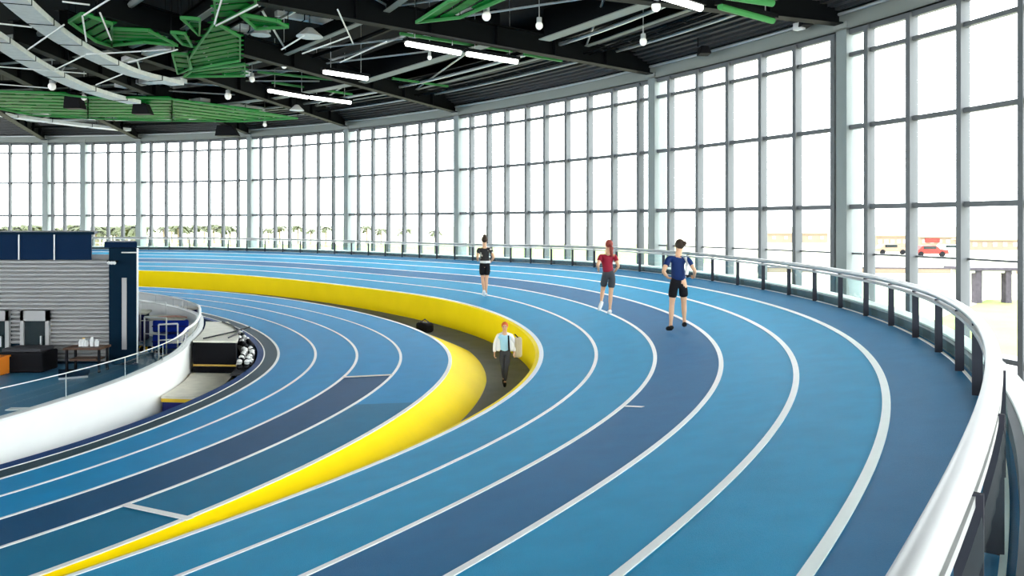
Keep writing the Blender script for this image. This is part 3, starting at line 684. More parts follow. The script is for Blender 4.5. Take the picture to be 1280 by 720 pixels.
# furniture before the building
t = thing('gym_bench', 'low black padded box bench before the dark door of the building', 'bench', (bx(32), BY - 1.1, -EYE))
YY = BY - 1.0
fx = lambda u, y=YY: (u - 640) / F * y
MB().box(((fx(5) + fx(60)) / 2, YY + .1, -3.68), (fx(60) - fx(5), .7, .52)).build('base', M['black'], t, bevel=.03)
MB().box(((fx(8) + fx(57)) / 2, YY + .1, -3.37), (fx(57) - fx(8), .6, .1)).build('cushion', M['cloth_grey'], t, bevel=.03)
t = thing('orange_box', 'orange plastic crate at the left edge beside the black bench', 'crate', (fx(0), YY - .5, -EYE))
MB().box((fx(-3, YY - .5), YY - .5, -3.72), (.36, .4, .44)).build('shell', M['orange'], t, bevel=.02)
MB().box((fx(-3, YY - .5), YY - .5, -3.49), (.4, .44, .04)).build('rim', M['orange'], t)
t = thing('serving_table', 'dark table with benches against the corrugated wall, small pots on it', 'table', (fx(115), YY, -EYE))
MB().box(((fx(86) + fx(132)) / 2, YY, -3.32), (fx(132) - fx(86), .55, .05)).build('tabletop', M['wood'], t)
for u in (89, 129):
    for yy in (-.2, .2): MB().box((fx(u), YY + yy, -3.65), (.05, .05, .62)).build('leg', M['black'], t)
MB().box(((fx(92) + fx(126)) / 2, YY, -3.62), (fx(126) - fx(92), .4, .05)).build('shelf', M['wood'], t)
pt = None
for k, (u, h, lb) in enumerate(((101, .16, 'leftmost'), (104.5, .2, 'second from left'), (108, .13, 'middle'), (115, .22, 'tallest, right of the middle'), (121, .16, 'rightmost'))):
    t = thing('glass_jar', 'small pale jar on the dark table, ' + lb, 'jar', (fx(u), YY, -3.295), 'pale jars on the dark table')
    MB().tube([(fx(u), YY, -3.293), (fx(u), YY, -3.293 + h * .75), (fx(u), YY, -3.293 + h)], [.05, .055, .03], 10).build('body', M['duct'], t)
    MB().tube([(fx(u), YY, -3.293 + h), (fx(u), YY, -3.27 + h)], .034, 10).build('lid', M['gold'] if k == 1 else M['white'], t)
t = thing('dark_floor_patch', 'dark navy patch on the floor before the tower', 'mat', (fx(95), YY - 1, -EYE))  # darker area of the floor, drawn as a thin navy slab
MB().prism([(fx(73, 19.0), 19.0), (fx(110, 19.3), 19.3), (fx(112, 20.1), 20.1), (fx(73, 20.1), 20.1)], -3.949, -3.90).build('patch_slab', M['navy'], t)
MB().bar((fx(73, 19.0), 19.0, -3.93), (fx(110, 19.3), 19.3, -3.93), .03, .05).build('edging', M['pipe'], t)

# mats and boxes between balustrade and inner track
t = thing('landing_mat', 'cream topped landing mat with mustard edge and dark base between white wall and track', 'mat', (-6.7, 16.2, -EYE))
def arc(y0, y1, d, n=6):
    L = line(I, d); m_ = L[(L[:, 1] >= y0) & (L[:, 1] <= y1) & (L[:, 0] > -12)]; return [(p[0], p[1]) for p in m_[::max(1, len(m_) // n)]] + [(m_[-1][0], m_[-1][1])]
pa = arc(15.1, 17.55, -5.74); pb_ = arc(15.0, 17.55, -4.80)
poly = [(p[0], p[1]) for p in pa] + [(p[0], p[1]) for p in pb_[::-1]]
MB().prism(poly, -3.53, -3.48).build('top_sheet', M['cream'], t)
MB().prism(poly, -3.60, -3.53).build('trim', M['mustard'], t)
MB().prism([(x + .02 * (1 if x < -6.7 else -1), y + .02) for x, y in poly], -3.88, -3.60).build('core', M['indigo'], t)
for y in (15.35, 16.4, 17.4): MB().box((-6.75, y, -3.92), (.4, .08, .07)).build('foot', M['duct'], t)
t = thing('vaulting_box', 'two-tier black padded box with gold seam and cream cover beside the white wall tip', 'gym box', (-6.9, 18.5, -EYE))
pa = arc(17.65, 21.2, bo + .07); pb_ = arc(17.65, 21.2, -4.76)
poly = pa + pb_[::-1]
MB().prism(poly, -3.95, -3.37).build('lower_tier', M['black'], t, bevel=.02)
MB().prism([(x, y) for x, y in poly], -3.37, -3.33).build('seam', M['gold'], t)
MB().prism(poly, -3.33, -2.82).build('upper_tier', M['black'], t, bevel=.02)
pc_ = arc(17.6, 21.2, -4.73)
MB().prism(pa + pc_[::-1], -2.82, -2.78).build('cover', M['cream'], t)
# black cords on the cover
for k, (a, b) in enumerate((((-7.3, 18.0), (-6.9, 20.0)), ((-7.0, 19.5), (-6.75, 18.1)), ((-8.0, 21.0), (-7.1, 19.6)))):
    tag(MB().tube([Vector((a[0], a[1], -2.765)), Vector(((a[0] + b[0]) / 2 + .08, (a[1] + b[1]) / 2, -2.765)), Vector((b[0], b[1], -2.765))], .02, 6).build('skipping_rope', M['black']), 'black cord lying on the cream cover, ' + ('nearest the white wall', 'middle one', 'farthest back')[k], 'rope', 'cords on the cream cover')
# heap of balls along the track edge
random.seed(11); nb = 0
proto = {}
for c in ('white', 'black'):
    r = thing('exercise_ball', '', 'ball', (0, 0, 0)); b = MB().ball((0, 0, 0), .062, 12, 8).build('shell', M['white'] if c == 'white' else M['black'], r)
    q = MB(); q.tube([(math.cos(t_) * .0625, math.sin(t_) * .0625, 0) for t_ in np.linspace(0, 2 * PI, 17)], .006, 4, cap=False); q.build('seam', M['cloth_grey'], r); proto[c] = [r, False]
heap = []
for j in range(96):
    a = .10 + (j // 4) * .0180 + random.uniform(-.004, .004)
    row, up = (j % 4) % 2, (j % 4) // 2
    dd = -4.44 - row * .15 + random.uniform(-.03, .03)
    heap.append((a, dd, -3.198 + up * random.uniform(.09, .12), 'white' if random.random() < .45 else 'black'))
rk = thing('ball_rack', 'low dark curved rack along the inside of the inner track, full of balls', 'rack', (-6.2, 18, -EYE))
def idx(a0, a1): return (AA >= a0) & (AA <= a1)
m_ = idx(.06, .54)
MB().sweep([line(I, -4.36, z=-3.30)[m_], line(I, -4.68, z=-3.30)[m_], line(I, -4.68, z=-3.26)[m_], line(I, -4.36, z=-3.26)[m_]]).build('shelf', M['cloth_grey'], rk)
for a in (.08, .20, .32, .42, .52):
    p = at_a(I, a, -4.52); MB().box((p.x, p.y, (-3.30 - 3.95) / 2), (.06, .06, .65)).build('leg', M['black'], rk)
for j, (a, dd, z, c) in enumerate(heap):
    r, used = proto[c]
    o = r if not used else copy_tree(r)
    proto[c][1] = True
    p = at_a(I, a, dd); o.location = (p.x, p.y, z)
    o['label'] = 'small %s ball packed on the curved rack beside the inner track bend' % c; o['group'] = '%s balls on the curved rack' % c

# blue mats inside the balustrade loop
def fxy(u, y): return (u - 640) / F * y
t = thing('folded_mat', 'upper royal blue folded gym mat in the stack inside the glass loop', 'mat', (-10.6, 24, -3.5), 'royal blue folded mats')
for s, (z0, z1, xa, xb) in enumerate(((-3.42, -3.05, 200, 245), )):
    MB().box(((fxy(xa, 23.6) + fxy(xb, 23.6)) / 2 - .2, 23.9, (z0 + z1) / 2), (fxy(xb, 23.6) - fxy(xa, 23.6), .8, z1 - z0)).build('cushion', M['royal'], t, bevel=.05)
    MB().box(((fxy(xa, 23.6) + fxy(xb, 23.6)) / 2 - .2, 23.9, (z0 + z1) / 2), (fxy(xb, 23.6) - fxy(xa, 23.6) + .01, .82, .03)).build('seam', M['indigo'], t)
t = thing('folded_mat', 'lower royal blue folded gym mat under the other, inside the glass loop', 'mat', (-10.6, 24, -EYE), 'royal blue folded mats')
MB().box((-10.6, 23.85, -3.70), (1.0, .8, .46)).build('cushion', M['royal'], t, bevel=.05); MB().box((-10.6, 23.85, -3.70), (1.01, .82, .03)).build('seam', M['indigo'], t)
t = thing('cover_sheet', 'cream and pink sheet draped on top of the royal blue mats', 'sheet', (-10.6, 24, -3.05))
q = MB(); q.prism([(-11.2, 23.45), (-10.1, 23.45), (-10.2, 24.2), (-11.3, 24.4), (-11.6, 24.0)], -3.045, -2.98); q.build('cloth', M['cream'], t, bevel=.02)
MB().tube([(-11.0, 23.6, -2.97), (-10.5, 23.75, -2.95), (-10.1, 23.6, -2.97)], .03, 6).build('fold', mat('pink_fold', (.75, .42, .33), .6), t)
t = thing('crash_mat', 'dark indigo crash mat with a pale cover beside the tower', 'mat', (-12.2, 25.6, -EYE))
q = MB(); q.prism([(-13.6, 25.2), (-12.1, 25.0), (-12.25, 25.7), (-13.7, 26.2)], -3.95, -3.05); q.build('foam', M['indigo'], t, bevel=.04)
q = MB(); q.prism([(-13.65, 25.15), (-12.0, 24.95), (-12.2, 25.75), (-13.7, 26.3)], -3.05, -2.98); q.build('cover', M['cream'], t)
# white metal hurdles / frames
fr0 = None
def frame(x, y, w, h, rz, zb):
    r = thing('hurdle', '', 'hurdle', (x, y, zb), 'white hurdles inside the glass loop', rz)
    def pc(nm, f): q = MB(); f(q); o = q.build(nm, M['white']); o.parent = r; return o
    pc('top_bar', lambda q: q.tube([(-w / 2, 0, h), (w / 2, 0, h)], .025, 6)); pc('cross_bar', lambda q: q.tube([(-w / 2, 0, h * .55), (w / 2, 0, h * .55)], .018, 6))
    for s in (-1, 1):
        pc('leg', lambda q: q.tube([(s * w / 2, 0, 0), (s * w / 2, 0, h)], .022, 6)); pc('foot', lambda q: q.tube([(s * w / 2, -.3, .02), (s * w / 2, .3, .02)], .022, 6))
    return r
hs = [(-13.2, 24.6, .9, 1.5, .15, 'leftmost, beside the navy tower'), (-12.2, 24.3, .5, 1.45, .9, 'narrow tilted one right of the leftmost'), (-11.75, 24.9, .8, 1.3, .1, 'behind the blue mats'), (-10.6, 22.6, .8, 1.1, -.3, 'in front of the blue mats'), (-9.9, 21.9, .5, 1.0, .4, 'rightmost, near the glass tip')]
for x, y, w, h, rz, s in hs:
    o = frame(x, y, w, h, rz, -3.95); o['label'] = 'white tubular hurdle on the infield, ' + s
# dumbbells row left of mats
for k in range(9):
    x = -11.9 + k * .16; y = 23.4 - k * .07
    r = thing('dumbbell', 'small %s dumbbell on the floor left of the royal blue mats' % ('dark' if k % 3 else 'yellow-ended'), 'dumbbell', (x, y, -EYE), 'dumbbells beside the blue mats' if k % 3 else 'yellow-ended dumbbells')
    MB().tube([(x - .09, y, -3.86), (x + .09, y, -3.86)], .02, 8).build('handle', M['pipe'], r)
    for s in (-1, 1): MB().tube([(x + s * .07, y, -3.86), (x + s * .14, y, -3.86)], .085, 10).build('weight', M['black'] if k % 3 else M['mustard'], r)
# white line furniture seen through the near glass
t = thing('tumbling_track', 'pale marked strip on the infield floor seen through the near glass', 'mat', (-8.6, 14.5, -EYE))
MB().prism([(-10.6, 15.9), (-7.6, 15.9), (-7.7, 16.1), (-10.6, 16.1)], -3.949, -3.93).build('strip', M['whitewall'], t); MB().prism([(-9.2, 12.8), (-9.05, 12.8), (-9.05, 15.7), (-9.2, 15.7)], -3.949, -3.93).build('strip', M['whitewall'], t)

# black bag at the start of the yellow slope
p = P(531, 414, -3.30)
t = thing('sports_bag', 'black sports bag lying on the grey path at the end of the yellow slope', 'bag', (p.x, p.y, -3.34))
q = MB(); q.box((p.x, p.y, p.z + .12), (.50, .34, .30), -.7); q.build('body', M['black'], t, bevel=.08)
MB().tube([(p.x - .15, p.y, p.z + .26), (p.x, p.y, p.z + .36), (p.x + .15, p.y - .05, p.z + .26)], .02, 6).build('strap', M['cloth_grey'], t)

# ------------------------------------------------------------------ people
def skin_obj(name, nodes, edges, m, parent, sub=2, root=0):
    me = bpy.data.meshes.new(name); keys = list(nodes.keys()); idx_ = {k: i for i, k in enumerate(keys)}
    me.from_pydata([nodes[k][0] for k in keys], [(idx_[a], idx_[b]) for a, b in edges], []); me.update()
    me.materials.append(m)
    o = bpy.data.objects.new(name, me); COL.objects.link(o); o.parent = parent
    sk = o.modifiers.new('skin', 'SKIN'); sk.use_smooth_shade = True; sk.branch_smoothing = .4
    if not me.skin_vertices: me.skin_vertices.new() if hasattr(me.skin_vertices, 'new') else None
    if me.skin_vertices:
        for k, i in idx_.items():
            r = nodes[k][1]; me.skin_vertices[0].data[i].radius = r if hasattr(r, '__len__') else (r, r); me.skin_vertices[0].data[i].use_root = (i == root)
    sb = o.modifiers.new('sub', 'SUBSURF'); sb.levels = sub; sb.render_levels = sub
    # freeze to an ordinary mesh
    dg = bpy.context.evaluated_depsgraph_get(); ev = o.evaluated_get(dg); m2 = bpy.data.meshes.new_from_object(ev)
    o.modifiers.clear()
    if len(m2.polygons): o.data = m2
    for p_ in o.data.polygons: p_.use_smooth = True
    if not o.data.materials: o.data.materials.append(m)
    return o
def V(*a): return Vector(a)
def person(label, loc, rz, scale, J, hair, shirt, shorts, shoes, longsleeve=False, trousers=False, longhair=0, hairm=None):
    """J: joint positions, local metres; figure faces local +Y"""
    t = thing('person', label, 'person', loc, None, rz); t.scale = (scale,) * 3
    N = {}; E_ = []
    def nd(k, p, r): N[k] = (Vector(p), r)
    hip, ch, nk = V(*J['pelvis']), V(*J['chest']), V(*J['neck']); hd = V(*J['head'])
    nd('pelvis', hip, (.125, .10)); nd('waist', hip.lerp(ch, .5), (.115, .085)); nd('chest', ch, (.135, .095)); nd('ub', ch.lerp(nk, .65), (.10, .075)); nd('neck', nk, .052)
    up = (hd - nk).normalized()
    nd('h0', nk + up * .07, .056); nd('h1', nk + up * .13 + V(0, .015, 0), (.068, .078)); nd('h2', nk + up * .20 + V(0, .01, 0), (.078, .092)); nd('h3', nk + up * .26, (.066, .078)); nd('h4', nk + up * .285, (.035, .04))
    E_ += [('pelvis', 'waist'), ('waist', 'chest'), ('chest', 'ub'), ('ub', 'neck'), ('neck', 'h0'), ('h0', 'h1'), ('h1', 'h2'), ('h2', 'h3'), ('h3', 'h4')]
    for s, nm in ((-1, 'l'), (1, 'r')):
        sh, el, wr, hn = [V(*J[nm + k]) for k in ('sh', 'el', 'wr', 'hand')]
        nd(nm + 'sh', sh, .056); nd(nm + 'ua', sh.lerp(el, .5), .046); nd(nm + 'el', el, .038); nd(nm + 'fa', el.lerp(wr, .4), .036); nd(nm + 'wr', wr, .024)
        nd(nm + 'palm', wr.lerp(hn, .5), (.034, .018))
        E_ += [('ub', nm + 'sh'), (nm + 'sh', nm + 'ua'), (nm + 'ua', nm + 'el'), (nm + 'el', nm + 'fa'), (nm + 'fa', nm + 'wr'), (nm + 'wr', nm + 'palm')]
        hp, kn, an, to = [V(*J[nm + k]) for k in ('hip', 'kn', 'an', 'toe')]
        nd(nm + 'hip', hp, .088); nd(nm + 'th', hp.lerp(kn, .5), .072); nd(nm + 'kn', kn, .052); nd(nm + 'cf', kn.lerp(an, .35), .053); nd(nm + 'sn', kn.lerp(an, .75), .034); nd(nm + 'an', an, .034); nd(nm + 'ft', an.lerp(to, .55) + V(0, 0, -.01), .032); nd(nm + 'toe', to, .026)
        E_ += [('pelvis', nm + 'hip'), (nm + 'hip', nm + 'th'), (nm + 'th', nm + 'kn'), (nm + 'kn', nm + 'cf'), (nm + 'cf', nm + 'sn'), (nm + 'sn', nm + 'an'), (nm + 'an', nm + 'ft'), (nm + 'ft', nm + 'toe')]
    body = skin_obj('body', N, E_, M['skin'], t)
    # hands: five curled fingers rooted in the palm
    for s, nm in ((-1, 'l'), (1, 'r')):
        wr, hn = V(*J[nm + 'wr']), V(*J[nm + 'hand']); d = (hn - wr).normalized(); side = d.cross(V(1, 0, 0) if abs(d.x) < .8 else V(0, 0, 1)).normalized(); cu = d.cross(side).normalized()
        q = MB(); pm = wr + d * .055
        q.ball(wr + d * .05, .042, 10, 7, (.95, .55, 1.1), Matrix((side, cu, d)).transposed())
        for fi, (o_, ln) in enumerate(((-.027, .062), (-.009, .072), (.009, .068), (.027, .054))):
            b = wr + d * .082 + side * o_; k1 = b + d * ln * .45 + cu * .008; k2 = k1 + d * ln * .28 + cu * .022; k3 = k2 + cu * .022 - d * .004
            q.tube([b - d * .02, b, k1, k2, k3], [.0095, .0095, .009, .008, .006], 7)
        th = wr + d * .035 + side * (-.034 * s); q.tube([th, th + side * (-.022 * s) + d * .022, th + side * (-.028 * s) + d * .05 + cu * .012], [.012, .011, .008], 7)
        h_ = q.build('hand', M['skin']); h_.parent = t
    # face
    hc = nk + up * .19; fw = V(0, 1, 0)
    q = MB()
    q.tube([hc + fw * .088 + up * .02, hc + fw * .108 - up * .02, hc + fw * .09 - up * .028], [.008, .014, .008], 8)
    f_ = q.build('nose', M['skin']); f_.parent = t
    for s in (-1, 1): f_ = MB().ball(hc + V(s * .08, -.005, 0), .026, 8, 6, (.35, .8, 1.1)).build('ear', M['skin']); f_.parent = t
    for s in (-1, 1):
        e = MB().ball(hc + V(s * .030, .084, .008), .011, 8, 6).build('eye', M['eye']); e.parent = t
    l_ = MB().ball(hc + V(0, .082, -.055), .02, 8, 6, (1.2, .5, .35)).build('mouth', M['lips']); l_.parent = t
    # hair
    q = MB(); q.ball(hc + V(0, -.022, .035), .10, 14, 10, (.92, 1.02, .98)); 
    if longhair == 1: q.tube([hc + V(0, -.10, .03), hc + V(.02, -.15, -.05), hc + V(.03, -.13, -.18), hc + V(.04, -.11, -.26)], [.045, .05, .04, .012], 10)
    if longhair == 2: q.ball(hc + V(.07, -.08, .05), .045, 10, 7)
    if longhair == 3: q.ball(hc + V(0, -.03, .13), .05, 10, 7)
    h_ = q.build('hair', hairm, None); h_.parent = t
    # shirt
    S_ = {}; E2 = []
    def sd(k, r, add=1.16): S_[k] = (N[k][0], tuple(x * add for x in (r if hasattr(r, '__len__') else (r, r))))
    S_['w0'] = (hip.lerp(ch, -.12), (.150, .125)); sd('waist', (.122, .095)); sd('chest', (.135, .098)); sd('ub', (.102, .078)); S_['nb'] = (nk + up * -.02, (.062, .062))
    E2 += [('w0', 'waist'), ('waist', 'chest'), ('chest', 'ub'), ('ub', 'nb')]
    for nm in 'lr':
        sd(nm + 'sh', .056, 1.2); S_[nm + 'sl'] = (N[nm + 'sh'][0].lerp(N[nm + 'el'][0], .62), (.060, .060)); E2 += [('ub', nm + 'sh'), (nm + 'sh', nm + 'sl')]
        if longsleeve:
            S_[nm + 'e'] = (N[nm + 'el'][0], (.052, .052)); S_[nm + 'w'] = (N[nm + 'el'][0].lerp(N[nm + 'wr'][0], .9), (.038, .038)); E2 += [(nm + 'sl', nm + 'e'), (nm + 'e', nm + 'w')]
    skin_obj('shirt', S_, E2, shirt, t)
    # shorts or trousers
    S_ = {'pelvis': (hip, (.142, .12)), 'top': (hip.lerp(ch, .45), (.130, .106))}; E2 = [('pelvis', 'top')]
    for nm in 'lr':
        S_[nm + 'hip'] = (N[nm + 'hip'][0], (.102, .104)); E2.append(('pelvis', nm + 'hip'))
        kk = N[nm + 'kn'][0]; S_[nm + 't'] = (N[nm + 'hip'][0].lerp(kk, .5), (.088, .09)); E2.append((nm + 'hip', nm + 't'))
        if trousers:
            S_[nm + 'k'] = (kk, (.062, .062)); S_[nm + 'c'] = (kk.lerp(N[nm + 'an'][0], .4), (.06, .06)); S_[nm + 'a'] = (kk.lerp(N[nm + 'an'][0], .92), (.046, .046)); E2 += [(nm + 't', nm + 'k'), (nm + 'k', nm + 'c'), (nm + 'c', nm + 'a')]
        else: S_[nm + 'u'] = (N[nm + 'hip'][0].lerp(kk, .72), (.084, .086)); E2.append((nm + 't', nm + 'u'))
    skin_obj('trousers' if trousers else 'shorts', S_, E2, shorts, t)
    for nm in 'lr':
        an, to = V(*J[nm + 'an']), V(*J[nm + 'toe']); d = (to - an); d2 = d.normalized()
        q = MB(); q.tube([an - d2 * .07 + V(0, 0, -.03), an + V(0, 0, -.025), an.lerp(to, .6) + V(0, 0, -.012), to + V(0, 0, -.002), to + d2 * .035], [.036, .048, .044, .038, .014], 10)
        s_ = q.build('shoe', shoes); s_.parent = t
    return t, N
def joints(**k):
    J = dict(pelvis=(0, 0, .95), chest=(0, .02, 1.22), neck=(0, .04, 1.42), head=(0, .06, 1.62),
             lsh=(-.17, .03, 1.36), lel=(-.24, -.03, 1.10), lwr=(-.20, .14, .98), lhand=(-.18, .23, .97), rsh=(.17, .03, 1.36), rel=(.24, -.03, 1.10), rwr=(.20, .14, .98), rhand=(.18, .23, .97),
             lhip=(-.09, 0, .88), lkn=(-.10, .04, .50), lan=(-.10, 0, .09), ltoe=(-.10, .15, .035), rhip=(.09, 0, .88), rkn=(.10, .04, .50), ran=(.10, 0, .09), rtoe=(.10, .15, .035))
    J.update(k); return J
def place(u, v, t, a_guess, dlane):   # ground point under pixel feet on the banked surface
    z = -2.0
    for _ in range(8):
        p = P(u, v, z); L = line(t, 0); j = np.argmin((L[:, 0] - p.x) ** 2 + (L[:, 1] - p.y) ** 2); dd, nn = dirs(t, AA[j]); off_ = (p - Vector(L[j])).dot(nn); off_ = off_; z = at_a(t, AA[j], off_).z
    return P(u, v, z), AA[j]
pos, a = place(848, 414, O, 0, 3); D, _ = dirs(O, a)
rzf = lambda d: math.atan2(-d.x, d.y)
hpx = lambda px, p: px * p.y / F
J3 = joints(pelvis=(0, -.02, .93), chest=(.0, .05, 1.19), neck=(.02, .10, 1.39), head=(.05, .14, 1.56),
            lsh=(-.17, .06, 1.34), lel=(-.29, -.08, 1.10), lwr=(-.18, .06, .98), lhand=(-.10, .10, .97), rsh=(.19, .08, 1.33), rel=(.30, .0, 1.12), rwr=(.34, .20, 1.02), rhand=(.35, .29, .99),
            lkn=(-.11, .05, .50), lan=(-.15, -.04, .09), ltoe=(-.18, .10, .035), rkn=(.12, .10, .52), ran=(.13, .09, .14), rtoe=(.15, .23, .09))
p3, _n = person('person running away in a navy shirt and black shorts, elbows out, on the dark lane', (pos.x, pos.y, pos.z), rzf(D) * .5, hpx(115, pos) / 1.70, J3, None, M['shirt_navy'], M['cloth_black'], M['cloth_black'], longhair=2, hairm=M['hair_brown'])
q = MB(); q.tube([(.13, .0, 1.36), (.15, -.075, 1.22), (.13, -.10, 1.05)], [.035, .04, .03], 8); o = q.build('white_panel', M['cloth_white']); o.parent = p3
pos, a = place(760.5, 393, O, 0, 3); D, _ = dirs(O, a)
J2 = joints(pelvis=(0, 0, .95), chest=(-.02, .04, 1.20), neck=(.0, .06, 1.41), head=(.03, .08, 1.6),
            lsh=(-.17, .04, 1.35), lel=(-.27, -.10, 1.14), lwr=(-.22, .06, 1.04), lhand=(-.19, .14, 1.03), rsh=(.16, .05, 1.35), rel=(.21, -.12, 1.12), rwr=(.15, .02, .98), rhand=(.12, .08, .95),
            lhip=(-.08, 0, .88), lkn=(-.10, .16, .54), lan=(-.20, -.14, .28), ltoe=(-.25, -.16, .14), rkn=(.06, .02, .49), ran=(.03, -.02, .09), rtoe=(.03, .12, .035))
p2, _n = person('person running away in a crimson shirt with long auburn hair, one foot lifted', (pos.x, pos.y, pos.z), rzf(D) * .5, hpx(93, pos) / 1.72, J2, None, M['shirt_red'], M['cloth_grey'], M['cloth_white'], longhair=1, hairm=M['hair_red'])
pos, a = place(606, 371, O, 0, 3); D, _ = dirs(O, a)
J1 = joints(lkn=(-.05, .06, .50), lan=(-.04, -.10, .16), ltoe=(-.04, -.02, .06), rkn=(.05, .02, .49), ran=(.03, -.02, .09), rtoe=(.03, .12, .035), lhip=(-.08, 0, .88), rhip=(.08, 0, .88),
            lel=(-.23, -.12, 1.13), lwr=(-.20, .06, 1.06), lhand=(-.17, .14, 1.06), rel=(.24, -.12, 1.13), rwr=(.19, .06, 1.0), rhand=(.16, .13, .98))
p1, _n = person('person running in a black and white patterned top and dark shorts, farthest away', (pos.x, pos.y, pos.z), rzf(D) * .4, hpx(77, pos) / 1.76, J1, None, M['shirt_pattern'], M['cloth_black'], M['cloth_white'], longhair=3, hairm=M['hair_brown'])
q = MB(); q.tube([(-.14, -.05, 1.0), (0, -.13, 1.0), (.14, -.05, 1.0)], .035, 8); o = q.build('waist_jacket', M['cloth_white']); o.parent = p1
# walker on the grey path, facing the camera
pw = P(631, 482, -3.34)
JW = joints(pelvis=(0, 0, .92), lkn=(-.05, .05, .49), lan=(.0, .06, .09), ltoe=(.0, .2, .035), rkn=(.05, -.02, .50), ran=(.02, -.18, .13), rtoe=(.02, -.05, .04), lel=(-.27, -.05, 1.10), lwr=(-.25, .06, .90), lhand=(-.24, .12, .83), rel=(.27, -.08, 1.10), rwr=(.28, .02, .88), rhand=(.28, .06, .80))
p4, NW = person('person with ginger hair walking on the grey path in an open white jacket', (pw.x, pw.y, -3.34), PI, hpx(80, pw) / 1.74, JW, None, M['shirt_pale'], M['cloth_grey'], M['cloth_black'], trousers=True, hairm=M['hair_orange'])
# open white jacket: two front halves and sleeves
S_ = {}; E2 = []
for nm, s in (('l', -1), ('r', 1)):
    S_[nm + 'a'] = (V(s * .10, -.02, 1.36), (.07, .10)); S_[nm + 'b'] = (V(s * .15, -.01, 1.15), (.075, .11)); S_[nm + 'c'] = (V(s * .15, -.01, .92), (.08, .115))
    S_[nm + 'sh'] = (NW[nm + 'sh'][0], (.078, .078)); S_[nm + 'e'] = (NW[nm + 'el'][0], (.066, .066)); S_[nm + 'w'] = (NW[nm + 'el'][0].lerp(NW[nm + 'wr'][0], .9), (.05, .05))
    E2 += [(nm + 'a', nm + 'b'), (nm + 'b', nm + 'c'), (nm + 'a', nm + 'sh'), (nm + 'sh', nm + 'e'), (nm + 'e', nm + 'w')]
S_['n'] = (V(0, -.03, 1.42), (.09, .085)); E2 += [('n', 'la'), ('n', 'ra')]
skin_obj('jacket', S_, E2, M['cloth_white'], p4)
q = MB(); q.tube([(-.10, .10, 1.38), (-.11, .115, 1.15), (-.12, .10, .95)], .022, 8); o = q.build('bag_strap', M['cloth_black']); o.parent = p4
tb_ = thing('shoulder_bag', 'beige shoulder bag hanging at the walker in the white jacket', 'bag', (pw.x + .27, pw.y, -3.34 + .55))
q = MB(); q.box((pw.x + .27, pw.y + .02, -3.34 + .78), (.16, .12, .42)); q.build('body', M['bag_beige'], tb_, bevel=.05)
MB().tube([(pw.x + .27, pw.y, -3.34 + .98), (pw.x + .2, pw.y, -3.34 + 1.05)], .012, 6).build('strap', M['cloth_black'], tb_)

# ------------------------------------------------------------------ outside
struct(MB().prism([(-400, 53), (-400, 600), (600, 600), (600, -200), (40, -200), (14, 15), (12, 24), (4, 40), (-14, 52.5)], -4.3, -4.12).build('floor_outside', M['sand']))
struct(MB().prism([(13.5, 22), (30, 30), (60, 24), (60, 40), (25, 40), (12.5, 26)], -4.12, -4.10).build('floor_lawn', M['lawn']))
struct(MB().prism([(-110, 75), (20, 75), (30, 140), (-150, 140)], -4.12, -4.10).build('floor_lawn', M['lawn']))
random.seed(5)
palm0 = None
def make_palm():
    r = thing('palm_tree', 'hazy small palm tree outside the far glass wall', 'tree', (0, 0, 0))
    q = MB(); q.tube([(0, 0, 0), (.12, 0, 1.4), (.05, 0, 2.9)], [.2, .14, .12], 8); o = q.build('trunk', M['bark']); o.parent = r
    q = MB()
    for k in range(16):
        t_ = 2 * PI * k / 16 + random.uniform(-.1, .1); el = random.uniform(.1, 1.1); L = random.uniform(1.3, 1.8); pts = []
        for j in range(6):
            s_ = j / 5 * L; pts.append(Vector((.05 + math.cos(t_) * s_ * math.cos(el * .6), math.sin(t_) * s_ * math.cos(el * .6), 2.9 + s_ * math.sin(el) - .55 * s_ * s_)))
        side = Vector((-math.sin(t_), math.cos(t_), 0))
        for a, b in zip(pts[:-1], pts[1:]):
            for sg in (-1, 1):
                q.add([a, b, b + side * sg * .22 + Vector((0, 0, -.12)), a + side * sg * .25 + Vector((0, 0, -.12))], [(0, 1, 2, 3)])
    o = q.build('fronds', M['leaf'], fix=False); o.parent = r
    return r
palm0 = make_palm(); first = True
pus = [2, 14, 28, 40, 50, 62, 72, 84, 94, 101, 110, 116, 124, 133, 141, 155, 163, 170, 176, 205, 222, 242, 268, 8, 22, 35, 45, 68, 76, 90, 97, 120, 128, 137, 145, 150, 160, 167, 183, 215, 228, 235, 255, 262, 276, 288, 336, 350, 373, 388, 407, 458, 476, 506, 545]
for k, u in enumerate(pus):
    D_ = random.uniform(92, 125) if u < 180 else random.uniform(110, 150)
    o = palm0 if first else copy_tree(palm0); first = False
    s_ = random.uniform(.85, 1.15); o.scale = (s_, s_, s_); o.rotation_euler = (0, 0, random.uniform(0, 6)); o.location = ((u - 640) / F * D_, D_, -4.1)
    o['label'] = 'hazy small palm tree standing outside beyond the far glass wall'; o['group'] = 'palm trees outside the far glass'
fe = thing('fence', 'thin steel fence with posts outside the far glass wall', 'fence', (-20, 70, -4.1))
a, b = Vector((-58, 80, -4.1)), Vector((2, 64, -4.1))
MB().bar(a + V(0, 0, 2.0), b + V(0, 0, 2.0), .06, .07).build('top_rail', M['fencem'], fe)
for k in range(70):
    p = a.lerp(b, k / 69); MB().box((p.x, p.y, p.z + 1.0), (.07, .07, 2.0)).build('post', M['fencem'], fe)
